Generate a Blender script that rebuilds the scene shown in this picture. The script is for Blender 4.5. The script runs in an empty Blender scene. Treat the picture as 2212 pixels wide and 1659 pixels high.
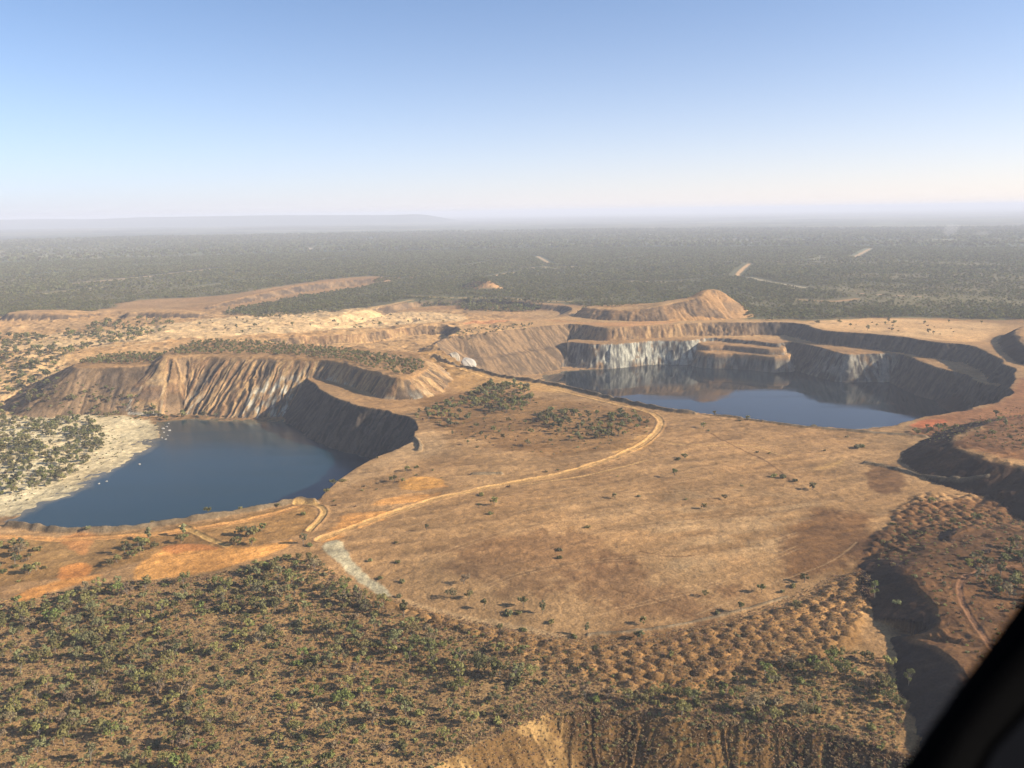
import bpy, math, random
import numpy as np
from mathutils import Matrix, Vector

random.seed(7)
rng = np.random.default_rng(7)
scene = bpy.context.scene
col = scene.collection

# ------------------------------------------------------------------ camera
F_P, CX, CY = 1803.6, 1106.0, 829.5           # focal length / centre on the 2212 px wide survey sheet
PITCH, ROLL, CAM_H = math.radians(11.67), math.radians(0.86), 200.0
fwd = np.array([0.0, math.cos(PITCH), -math.sin(PITCH)])
rt0 = np.array([1.0, 0.0, 0.0]); up0 = np.array([0.0, math.sin(PITCH), math.cos(PITCH)])
cr = rt0 * math.cos(ROLL) - up0 * math.sin(ROLL)
cu = up0 * math.cos(ROLL) + rt0 * math.sin(ROLL)
cam_data = bpy.data.cameras.new('camera')
cam = bpy.data.objects.new('camera', cam_data); col.objects.link(cam)
cam.matrix_world = Matrix(((cr[0], cu[0], -fwd[0], 0), (cr[1], cu[1], -fwd[1], 0), (cr[2], cu[2], -fwd[2], CAM_H), (0, 0, 0, 1)))
cam_data.sensor_width = 36.0
cam_data.lens = 36.0 * F_P / 2212.0
cam_data.clip_start = 0.01; cam_data.clip_end = 200000.0
cam_data.dof.use_dof = True; cam_data.dof.focus_distance = 800.0; cam_data.dof.aperture_fstop = 10.0
scene.camera = cam

# ------------------------------------------------------------------ sky, sun, exposure
SUN_EL, SUN_AZ = math.radians(24.5), math.radians(102.0)     # azimuth clockwise from +Y
w = bpy.data.worlds.new('World'); scene.world = w; w.use_nodes = True
nt = w.node_tree; nt.nodes.clear()
out = nt.nodes.new('ShaderNodeOutputWorld'); bg = nt.nodes.new('ShaderNodeBackground')
sky = nt.nodes.new('ShaderNodeTexSky'); sky.sky_type = 'NISHITA'; sky.sun_disc = False
sky.sun_elevation = SUN_EL; sky.sun_rotation = SUN_AZ
sky.altitude = 200.0; sky.air_density = 1.05; sky.dust_density = 1.0; sky.ozone_density = 4.2
bg.inputs['Strength'].default_value = 0.10
tc = nt.nodes.new('ShaderNodeTexCoord'); mp = nt.nodes.new('ShaderNodeMapping'); nm_ = nt.nodes.new('ShaderNodeVectorMath'); nm_.operation = 'NORMALIZE'
mp.inputs['Scale'].default_value = (1, 1, 1.75); mp.inputs['Location'].default_value = (0, 0, .027)      # clear dry-season air: deep blue comes down low
nt.links.new(tc.outputs['Generated'], mp.inputs['Vector']); nt.links.new(mp.outputs[0], nm_.inputs[0]); nt.links.new(nm_.outputs[0], sky.inputs['Vector'])
# dust in the lowest air whitens the sky towards the horizon, warmer on the sun's side
nv = nt.nodes.new('ShaderNodeVectorMath'); nv.operation = 'NORMALIZE'; nt.links.new(tc.outputs['Generated'], nv.inputs[0])
sx = nt.nodes.new('ShaderNodeSeparateXYZ'); nt.links.new(nv.outputs[0], sx.inputs[0])
def mth(op, a, b=None):
    q = nt.nodes.new('ShaderNodeMath'); q.operation = op
    for i_, v_ in enumerate((a, b)):
        if v_ is None: continue
        if isinstance(v_, (int, float)): q.inputs[i_].default_value = v_
        else: nt.links.new(v_, q.inputs[i_])
    return q.outputs[0]
up_ = mth('MAXIMUM', sx.outputs[2], 0.0)
dust = mth('MULTIPLY', mth('EXPONENT', mth('MULTIPLY', up_, -1 / .10)), .96)
side = nt.nodes.new('ShaderNodeMapRange'); side.inputs[1].default_value = -.5; side.inputs[2].default_value = .55; nt.links.new(sx.outputs[0], side.inputs[0])
wc = nt.nodes.new('ShaderNodeMix'); wc.data_type = 'RGBA'; nt.links.new(side.outputs[0], wc.inputs[0])
wc.inputs[6].default_value = (3.42, 3.46, 3.95, 1); wc.inputs[7].default_value = (4.75, 4.15, 3.8, 1)
mxs = nt.nodes.new('ShaderNodeMix'); mxs.data_type = 'RGBA'; nt.links.new(dust, mxs.inputs[0]); nt.links.new(sky.outputs[0], mxs.inputs[6]); nt.links.new(wc.outputs[2], mxs.inputs[7])
nt.links.new(mxs.outputs[2], bg.inputs['Color']); nt.links.new(bg.outputs[0], out.inputs['Surface'])
sd_ = bpy.data.lights.new('sun', 'SUN'); sun = bpy.data.objects.new('sun', sd_); col.objects.link(sun)
sd_.energy = 5.0; sd_.angle = math.radians(0.53); sd_.color = (1.0, 0.91, 0.78)
sv = Vector((math.cos(SUN_EL) * math.sin(SUN_AZ), math.cos(SUN_EL) * math.cos(SUN_AZ), math.sin(SUN_EL)))
sun.rotation_euler = sv.to_track_quat('Z', 'Y').to_euler()
sun.location = (300, -100, 600)
scene.view_settings.view_transform = 'Standard'; scene.view_settings.look = 'None'
scene.view_settings.gamma = 1.0; scene.view_settings.exposure = 1.18
scene.cycles.volume_bounces = 0
scene.cycles.max_bounces = 5; scene.cycles.diffuse_bounces = 2; scene.cycles.glossy_bounces = 2
HAZE_DENSITY = 9.2e-5

# ------------------------------------------------------------------ tools
def W(u, v, z=0.0):
    d = fwd + cr * ((u - CX) / F_P) - cu * ((v - CY) / F_P)
    t = (z - CAM_H) / d[2]
    return (d[0] * t, d[1] * t)

def hash2(ix, iy, seed):
    h = (ix.astype(np.int64) * 374761393 + iy.astype(np.int64) * 668265263 + seed * 1442695041) & 0xffffffff
    h = ((h ^ (h >> 13)) * 1274126177) & 0xffffffff
    h = ((h ^ (h >> 16)) * 2246822519) & 0xffffffff
    return ((h ^ (h >> 15)) & 0xffffff) / float(0xffffff)

def vnoise(x, y, seed=0):
    fx, fy = np.floor(x), np.floor(y)
    tx, ty = x - fx, y - fy
    tx = tx * tx * tx * (tx * (tx * 6 - 15) + 10); ty = ty * ty * ty * (ty * (ty * 6 - 15) + 10)
    a, b = hash2(fx, fy, seed), hash2(fx + 1, fy, seed)
    c, d = hash2(fx, fy + 1, seed), hash2(fx + 1, fy + 1, seed)
    return (a + (b - a) * tx) * (1 - ty) + (c + (d - c) * tx) * ty

def fbm(x, y, scale, seed=0, octv=4, gain=0.5):
    v = 0; amp = 1.0; tot = 0.0; f = 1.0 / scale
    for i in range(octv):
        v = v + amp * vnoise(x * f + 17.3 * i, y * f - 9.1 * i, seed + i * 31)
        tot += amp; amp *= gain; f *= 2.03
    return v / tot

def sstep(a, b, x):
    t = np.clip((x - a) / (b - a), 0, 1)
    return t * t * (3 - 2 * t)

def chaikin(P, A, closed, n=2):
    P = np.array(P, float); A = np.array(A, float)
    for _ in range(n):
        if closed:
            Q, B = np.roll(P, -1, 0), np.roll(A, -1, 0)
            P2 = np.empty((2 * len(P), 2)); A2 = np.empty((2 * len(A), A.shape[1]))
            P2[0::2] = .75 * P + .25 * Q; P2[1::2] = .25 * P + .75 * Q
            A2[0::2] = .75 * A + .25 * B; A2[1::2] = .25 * A + .75 * B
        else:
            P2 = [P[0]]; A2 = [A[0]]
            for i in range(len(P) - 1):
                P2 += [.75 * P[i] + .25 * P[i + 1], .25 * P[i] + .75 * P[i + 1]]
                A2 += [.75 * A[i] + .25 * A[i + 1], .25 * A[i] + .75 * A[i + 1]]
            P2.append(P[-1]); A2.append(A[-1]); P2 = np.array(P2); A2 = np.array(A2)
        P, A = P2, A2
    return P, A

class Outline:
    """An outline on the ground: distance, arc length and interpolated attributes for many points."""
    def __init__(self, pts, z=0.0, attrs=None, closed=True, smooth=2):
        # pts: (u, v[, z]) sighted from the survey height, turned into ground coordinates
        P, A = [], []
        for i, p in enumerate(pts):
            zz = p[2] if len(p) > 2 else z
            P.append(W(p[0], p[1], zz))
            A.append([zz] + list(attrs[i] if attrs is not None else []))
        self.P, self.A = chaikin(P, A, closed, smooth)
        self.closed = closed
        n = len(self.P)
        self.segs = [(i, (i + 1) % n) for i in range(n if closed else n - 1)]
        ln = [np.hypot(*(self.P[b] - self.P[a])) for a, b in self.segs]
        self.cum = np.concatenate([[0], np.cumsum(ln)])
        self.AA = np.vstack([self.A, self.A[:1]]) if closed else self.A
        self.lo, self.hi = self.P.min(0), self.P.max(0)
    def near(self, x, y, margin):
        return (x > self.lo[0] - margin) & (x < self.hi[0] + margin) & (y > self.lo[1] - margin) & (y < self.hi[1] + margin)
    def dist(self, x, y):
        best = np.full(x.shape, 1e18); S = np.zeros(x.shape); par = np.zeros(x.shape, bool)
        for k, (i, j) in enumerate(self.segs):
            a, b = self.P[i], self.P[j]; d = b - a; L2 = max(d @ d, 1e-9)
            t = np.clip(((x - a[0]) * d[0] + (y - a[1]) * d[1]) / L2, 0, 1)
            e = (x - a[0] - t * d[0]) ** 2 + (y - a[1] - t * d[1]) ** 2
            m = e < best
            best = np.where(m, e, best); S = np.where(m, self.cum[k] + t * math.sqrt(L2), S)
            if self.closed and abs(d[1]) > 1e-9:
                c = ((a[1] > y) != (b[1] > y)) & (x < d[0] * (y - a[1]) / d[1] + a[0])
                par ^= c
        D = np.sqrt(best)
        return (np.where(par, -D, D) if self.closed else D), S
    def attr(self, S, k):
        return np.interp(S, self.cum, self.AA[:, k])

def lin(c):
    c = np.array(c, float) / 255.0
    return np.where(c <= 0.04045, c / 12.92, ((c + 0.055) / 1.055) ** 2.4)
ALB = 0.60
def alb(c): return lin(c) * ALB * np.array([1.0, .985, .82])

# ------------------------------------------------------------------ the survey: pits, heaps, tracks
ZL, ZR = -40.0, -62.0
# left pit
WL = Outline([(30, 1116), (90, 1092), (150, 1066), (225, 1026), (280, 988), (325, 966), (338, 940), (342, 914), (385, 904), (480, 908), (590, 915), (660, 905), (900, 900), (1000, 960), (900, 1100), (700, 1200), (300, 1230), (60, 1180), (10, 1140)], ZL)
# rim attrs: wall slope
RIM_L = Outline([(-80, 1128), (20, 1128), (150, 1143), (250, 1141), (400, 1120), (520, 1104), (650, 1077), (690, 1082), (702, 1062), (760, 1015), (815, 986), (868, 966), (900, 948), (911, 918), (880, 901), (800, 882), (750, 871), (700, 850), (650, 805), (500, 760), (250, 765), (110, 770), (0, 762), (-300, 790), (-700, 950), (-500, 1120)],
    0, [[s] for s in (0.9, 0.9, 1, 1, 1, 1, 1, 1, 1, 1, 1, 1.1, 1.2, 1.2, 1.2, 1.2, 1.2, 1.2, 1, .3, .2, .18, .18, .18, .2, .5)])
# right pit: three nested rims
near_bank = [(2060, 888), (2000, 905), (1940, 917), (1880, 926), (1790, 922), (1700, 916), (1620, 906), (1560, 897), (1480, 890), (1400, 873), (1300, 851), (1200, 827), (1100, 813), (1020, 799)]
RIM_R = Outline([(974, 772), (938, 745), (950, 727), (1030, 722), (1097, 712), (1160, 705), (1212, 700), (1232, 697), (1300, 707), (1330, 706), (1420, 702), (1490, 697), (1520, 696), (1577, 697), (1684, 694), (1740, 701), (1791, 715), (1875, 720), (1975, 730), (2075, 744), (2120, 752), (2165, 775), (2190, 800), (2196, 832), (2160, 866), (2110, 878)] + near_bank,
    0, [[s, b] for s, b in ((.8, 1), (.7, 1), (.68, 1), (.68, 1), (.68, 1), (.68, 1), (.75, 1), (1.4, 1), (2.2, 0), (2, 0), (2, 0), (1.8, 0), (1.4, 0), (1.3, 0), (1.5, 0), (1.5, 0), (1.5, 0), (1.3, 0), (1.2, 0), (1.2, 0), (1.3, 0), (1.4, 0), (1.4, 0), (1.4, 0), (1.4, 0), (1.3, 0))] + [[1.1, 0]] * len(near_bank))
C1_R = Outline([(1010, 800), (1000, 775), (1080, 752), (1160, 742), (1215, 738), (1268, 742), (1318, 743), (1393, 737), (1446, 735), (1494, 736), (1512, 729), (1560, 729), (1648, 738), (1682, 742), (1700, 736), (1765, 748), (1822, 768), (1910, 762), (1950, 764), (1985, 776), (2022, 792), (2100, 812), (2150, 836), (2172, 872), (2130, 905), (2060, 920), (1990, 925), (1880, 935), (1700, 925), (1560, 905), (1400, 882), (1200, 840), (1080, 822)],
    -22, [[s, g] for s, g in zip((.6, .62, .65, .65, .8, 1.6, 3, 3.2, 3.2, 3, 2.2, 2.2, 2.4, 2, 1.6, 1.5, 1.8, 1.6, 1.6, 1.5, 1.6, 1.7, 1.7, 1.6, 1.4, 1, 1, 1, 1, 1, 1, .9, .7), (0, 0, 0, 0, .1, .4, 1, 1, 1, 1, .8, .4, .3, .2, 0, 0, .5, .5, .1) + (0,) * 14)])
WR = Outline([(1165, 815), (1200, 806), (1250, 799), (1300, 797), (1335, 794), (1400, 786), (1560, 770), (1800, 775), (2000, 800), (2150, 850), (2150, 930), (1900, 1000), (1500, 960), (1300, 880), (1220, 838)], ZR)
# cut behind the left heap, and the sunken field
CUT = Outline([(560, 734), (664, 726), (764, 721), (824, 713), (880, 707), (930, 702), (985, 704), (1000, 716), (945, 735), (930, 762), (880, 765), (780, 757), (600, 745)], 0,
    [[s] for s in (.6, 1.5, 1.6, 1.6, 1.4, 1.2, .8, .7, .6, .2, .2, .2, .2)])
SUNK = Outline([(640, 700), (780, 674), (903, 648), (980, 646), (1097, 648), (1164, 656), (1240, 660), (1235, 680), (1190, 690), (1100, 694), (1000, 697), (900, 703), (760, 715), (660, 715)], 0,
    [[s] for s in (.1, .3, .9, 1.2, 1.2, 1, .6, .15, .12, .12, .1, .1, .1, .1)])
# near embankment falling towards the aircraft
BANK = Outline([(900, 1680), (1000, 1618), (1100, 1578), (1170, 1545), (1203, 1530), (1222, 1537), (1286, 1529), (1380, 1537), (1468, 1561), (1553, 1554), (1633, 1562), (1770, 1574), (1922, 1618), (2100, 1680), (2700, 1900), (2600, 2600), (1106, 2700), (700, 2400), (820, 1900)], 0,
    [[.66]] * 19, smooth=2)
PITS = [  # outline, z bottom (None: lake floor), name, gully amplitude, gully width
    (RIM_L, 'L', 'pit_wall', 1.6, 9.0), (RIM_R, -22.0, 'pit_wall', 2.2, 7.0), (C1_R, 'R', 'pit_wall', 3.0, 8.0),
    (CUT, -15.0, 'pit_wall', 2.4, 8.0), (SUNK, -12.0, 'ground', 1.0, 9.0), (BANK, -34.0, 'ground', 2.1, 4.4)]

HEAPS = [  # name, outline(u,v,z), slope per vertex or number, gully amplitude, gully width
    ('left', [(345, 773, 21), (420, 767, 21), (480, 768, 21), (590, 773, 21), (695, 775, 21), (745, 784, 21), (811, 801, 21), (850, 818, 21), (893, 813, 21), (924, 795, 20), (918, 775, 18), (890, 760, 16), (800, 752, 18), (600, 740, 21), (480, 734, 22), (410, 741, 22), (352, 764, 21)], [.76, .76, .76, .78, 1.0, 1.22, 1.26, 1.15, .80, .7, .7, .7, .7, .7, .7, .7, .7], 8.0, 9.0),
    ('left_low', [(150, 793, 12), (200, 792, 12), (345, 787, 12), (400, 770, 12), (340, 764, 12), (250, 764, 12), (185, 776, 12)], [.56, .72, .74, .74, .6, .5, .4], 3.0, 11.0),
    ('far', [(1254, 663, 16), (1313, 669, 17), (1380, 668, 19), (1420, 661, 24), (1473, 649, 32), (1508, 642, 37), (1524, 630, 46), (1540, 623, 50), (1560, 628, 46), (1548, 632, 42), (1500, 641, 34), (1420, 655, 22), (1300, 658, 16)], .70, 2.6, 9.0),
    ('cone', [(1018, 605, 22), (1044, 601, 25), (1062, 607, 22), (1040, 606, 22)], .62, 1.5, 9.0),
    ('ridge', [(430, 668, 3), (500, 648, 9), (593, 628, 13), (650, 615, 15), (733, 606, 15), (826, 599, 14), (832, 602, 12), (733, 604, 15), (650, 612, 15), (593, 624, 12), (500, 643, 8)], .45, 1.6, 12.0),
    ('knoll', [(858, 597, 9), (882, 594, 11), (884, 597, 9)], .5, 1.0, 9.0),
    ('mesa', [(34, 676, 14), (108, 676, 14), (160, 678, 9), (230, 674, 5), (150, 668, 9), (60, 668, 13), (10, 676, 13)], .75, 2.0, 8.0),
    ('scarp', [(268, 676, 11), (300, 673, 12), (370, 674, 12), (440, 676, 8), (440, 671, 7), (370, 668, 11), (290, 668, 11)], .8, 2.0, 8.0),
    ('edge', [(2186, 712, 15), (2230, 697, 17), (2420, 692, 17), (2420, 770, 17), (2245, 766, 15), (2212, 742, 15)], .72, 1.5, 8.0),
    ('plateau', [(2054, 949, 18), (2075, 962, 18), (2108, 981, 18), (2161, 996, 18), (2225, 1010, 18), (2420, 1120, 16), (2500, 900, 12), (2300, 888, 8), (2160, 905, 12), (2092, 928, 16)], [.52, .52, .52, .52, .52, .52, .3, .3, .35, .45], 1.2, 7.0),
    ('near', [(1955, 1231, 12), (1985, 1271, 12), (2012, 1302, 12), (2046, 1346, 12), (2000, 1364, 8), (1948, 1376, 3), (2000, 1384, 8), (2046, 1414, 12), (2090, 1457, 12), (2125, 1520, 12.5), (2150, 1600, 13), (2500, 1640, 13), (2500, 1150, 9), (2230, 1150, 7), (2080, 1175, 8), (1995, 1205, 10)], [.54, .54, .54, .54, .6, .6, .6, .54, .54, .54, .54, .5, .2, .2, .2, .3], 1.3, 6.0),
    ('small', [(2045, 1162, 7), (2075, 1140, 9), (2102, 1136, 9), (2110, 1142, 7), (2080, 1150, 8)], .6, .8, 6.0),
]
HEAPS += [('bench', [(1503, 741, -28), (1520, 746, -28), (1580, 745, -28), (1690, 757, -28), (1700, 746, -28), (1650, 728, -28), (1560, 716, -28), (1503, 718, -28)], 2.6, 1.6, 7.0),
          ('bench_low', [(1500, 757, -37), (1526, 762, -37), (1600, 763, -37), (1700, 772, -37), (1715, 760, -37), (1664, 738, -37), (1560, 728, -37), (1503, 730, -37)], 2.6, 1.6, 7.0)]
HEAP_OBJ = []
for nm, pts, sl, ga, gw in HEAPS:
    sls = [[s] for s in sl] if isinstance(sl, list) else [[sl]] * len(pts)
    HEAP_OBJ.append((nm, Outline(pts, 0, sls, True, 1 if nm in ('plateau', 'bench', 'bench_low') else 2), ga, gw))

BERMS = [(Outline([(20, 1136), (100, 1145), (150, 1149), (255, 1147), (330, 1137), (410, 1126), (520, 1110), (600, 1093), (648, 1082), (680, 1086)], 0, None, False), 3.4),
         (Outline([(938, 772), (975, 789), (1030, 803), (1100, 818), (1200, 832), (1300, 856), (1400, 879), (1450, 888), (1500, 893)], 0, None, False), 3.4),
         (Outline([(1545, 897), (1600, 903), (1700, 918), (1800, 927), (1900, 936), (2000, 944)], 0, None, False), 1.8),
         (Outline([(895, 948), (908, 962), (905, 974)], 0, None, False), 2.4),
         (Outline([(1020, 1027), (1050, 1026), (1082, 1025)], 0, None, False), 1.8),
         (Outline([(1868, 1000), (1940, 1012), (1990, 1030), (2050, 1046), (2130, 1056)], 0, None, False), 2.0),
         (Outline([(1270, 1372), (1400, 1362), (1480, 1349), (1600, 1320), (1700, 1290)], 0, None, False), 0.9)]
HUMMOCK = [Outline([(760, 1262), (850, 1300), (1000, 1338), (1200, 1382), (1300, 1388), (1450, 1372), (1600, 1338), (1750, 1282), (1850, 1215), (1880, 1235), (1905, 1300), (1862, 1390), (1770, 1445), (1620, 1480), (1500, 1505), (1350, 1500), (1200, 1465), (1060, 1405), (890, 1340), (780, 1305)]),
           Outline([(1850, 1195), (1900, 1130), (1960, 1060), (2080, 1065), (2200, 1075), (2200, 1130), (2060, 1160), (1960, 1205), (1900, 1225)])]

ROADS = [  # name, points, half width m, colour
    ('main', [(690, 1166), (800, 1125), (900, 1090), (1000, 1065), (1100, 1045), (1200, 1026), (1290, 1001), (1370, 970), (1418, 937), (1432, 908), (1402, 887), (1330, 872), (1270, 858), (1200, 841), (1100, 825), (1020, 808), (960, 788), (930, 768)], 3.0, (228, 178, 120)),
    ('lakeside', [(-60, 1158), (40, 1160), (130, 1166), (200, 1164), (330, 1157), (400, 1148), (500, 1132), (600, 1110), (640, 1098)], 3.4, (232, 168, 106)),
    ('loop', [(640, 1088), (680, 1088), (704, 1103), (694, 1122), (668, 1146)], 2.2, (214, 170, 112)),
    ('spur', [(395, 1136), (430, 1156), (490, 1180)], 2.2, (215, 172, 112)),
    ('field', [(1432, 955), (1520, 963), (1600, 958), (1650, 968), (1700, 985)], 1.2, (210, 166, 112)),
    ('field_two', [(1130, 1047), (1250, 1030), (1330, 1012), (1400, 992)], 1.0, (208, 165, 112)),
    ('rim', [(1170, 690), (1260, 700), (1330, 700), (1400, 697), (1470, 692), (1600, 690), (1720, 691)], 5.0, (206, 156, 106)),
    ('far_field', [(100, 760), (200, 752), (300, 745), (420, 736), (520, 728)], 6.0, (222, 184, 140)),
    ('plateau', [(2212, 1185), (2120, 1200), (2080, 1222), (2072, 1260), (2100, 1310), (2150, 1370), (2200, 1430)], 1.5, (150, 108, 82)),
]
ROAD_OBJ = [(n, Outline(p, 18 if n == 'plateau' else 0, None, False), hw, alb(c)) for n, p, hw, c in ROADS]
FARROADS = [([(1590, 597), (1600, 585), (1612, 575), (1618, 570)], 5, (240, 190, 140)), ([(1845, 556), (1862, 546), (1880, 537)], 6, (225, 185, 145)), ([(1160, 553), (1175, 562), (1190, 570)], 5, (220, 180, 140)),
            ([(1100, 526), (1200, 529), (1280, 530)], 16, (200, 180, 160)), ([(1855, 634), (1920, 637), (1990, 641)], 3, (205, 165, 140)), ([(1620, 600), (1680, 612), (1740, 622)], 5, (205, 185, 160)),
            ([(170, 612), (270, 602), (360, 593), (470, 580)], 14, (205, 172, 140)), ([(670, 563), (740, 556), (790, 552)], 14, (190, 170, 150)), ([(1140, 580), (1200, 575), (1260, 577)], 8, (200, 165, 130)), ([(1060, 598), (1085, 592), (1110, 588)], 7, (215, 170, 125)),
            ([(667, 535), (675, 538)], 14, (210, 180, 165)), ([(100, 634), (160, 626), (230, 620)], 6, (205, 180, 140)), ([(1730, 648), (1800, 652), (1850, 645)], 6, (190, 150, 110)), ([(1735, 563), (1800, 556)], 6, (200, 185, 165)),
            ([(880, 640), (990, 644), (1090, 643), (1160, 650), (1260, 652)], 4, (205, 165, 120)), ([(690, 690), (780, 671), (890, 648)], 5, (212, 172, 124))]
RUTS = [[(1180, 1090), (1300, 1078), (1420, 1060), (1560, 1052), (1690, 1066)], [(1260, 1150), (1400, 1128), (1560, 1110), (1720, 1090), (1860, 1066)], [(900, 1215), (1040, 1160), (1180, 1125), (1330, 1104), (1480, 1098)], [(1000, 1290), (1100, 1240), (1250, 1210), (1420, 1200), (1600, 1190), (1720, 1150)],
        [(1250, 1330), (1400, 1300), (1540, 1262), (1640, 1215), (1720, 1180)], [(1440, 1040), (1560, 1020), (1700, 1012), (1850, 1000)], [(1120, 1105), (1210, 1082), (1330, 1050), (1460, 1020)], [(850, 1150), (960, 1110), (1080, 1085)], [(1500, 1330), (1600, 1290), (1680, 1255), (1800, 1215), (1850, 1170)]]
FARROADS += [([(1260, 612), (1340, 606), (1430, 610), (1500, 604)], 3, (196, 168, 134)), ([(1320, 560), (1420, 552), (1540, 556)], 6, (190, 168, 140)), ([(820, 545), (930, 540), (1040, 543)], 8, (180, 166, 146)), ([(1940, 575), (2060, 584), (2200, 580)], 4, (186, 160, 138)),
             ([(20, 600), (140, 588), (260, 578), (380, 566)], 6, (178, 160, 136)), ([(420, 622), (520, 606), (640, 592), (760, 583)], 4, (184, 160, 130)), ([(1500, 520), (1700, 516), (1900, 520)], 14, (176, 168, 156)), ([(1000, 575), (1080, 560), (1150, 552)], 3, (200, 168, 134))]
FARROADS += [(p, .55, (206, 168, 128)) for p in RUTS] + [([(x + 6, y + 5) for x, y in p], .5, (206, 168, 128)) for p in RUTS[:6]]
FARROADS += [([(1535, 935), (1590, 965), (1640, 985), (1680, 1010), (1705, 1035)], 1.0, (120, 86, 58)), ([(1320, 1272), (1400, 1290), (1500, 1330)], .7, (126, 90, 60)), ([(1380, 1190), (1440, 1204), (1500, 1200)], .9, (120, 84, 58))]
FARROAD_OBJ = [(Outline(p, 0, None, False), hw * (1.5 if hw > 2 else 1), alb(c)) for p, hw, c in FARROADS]

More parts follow.
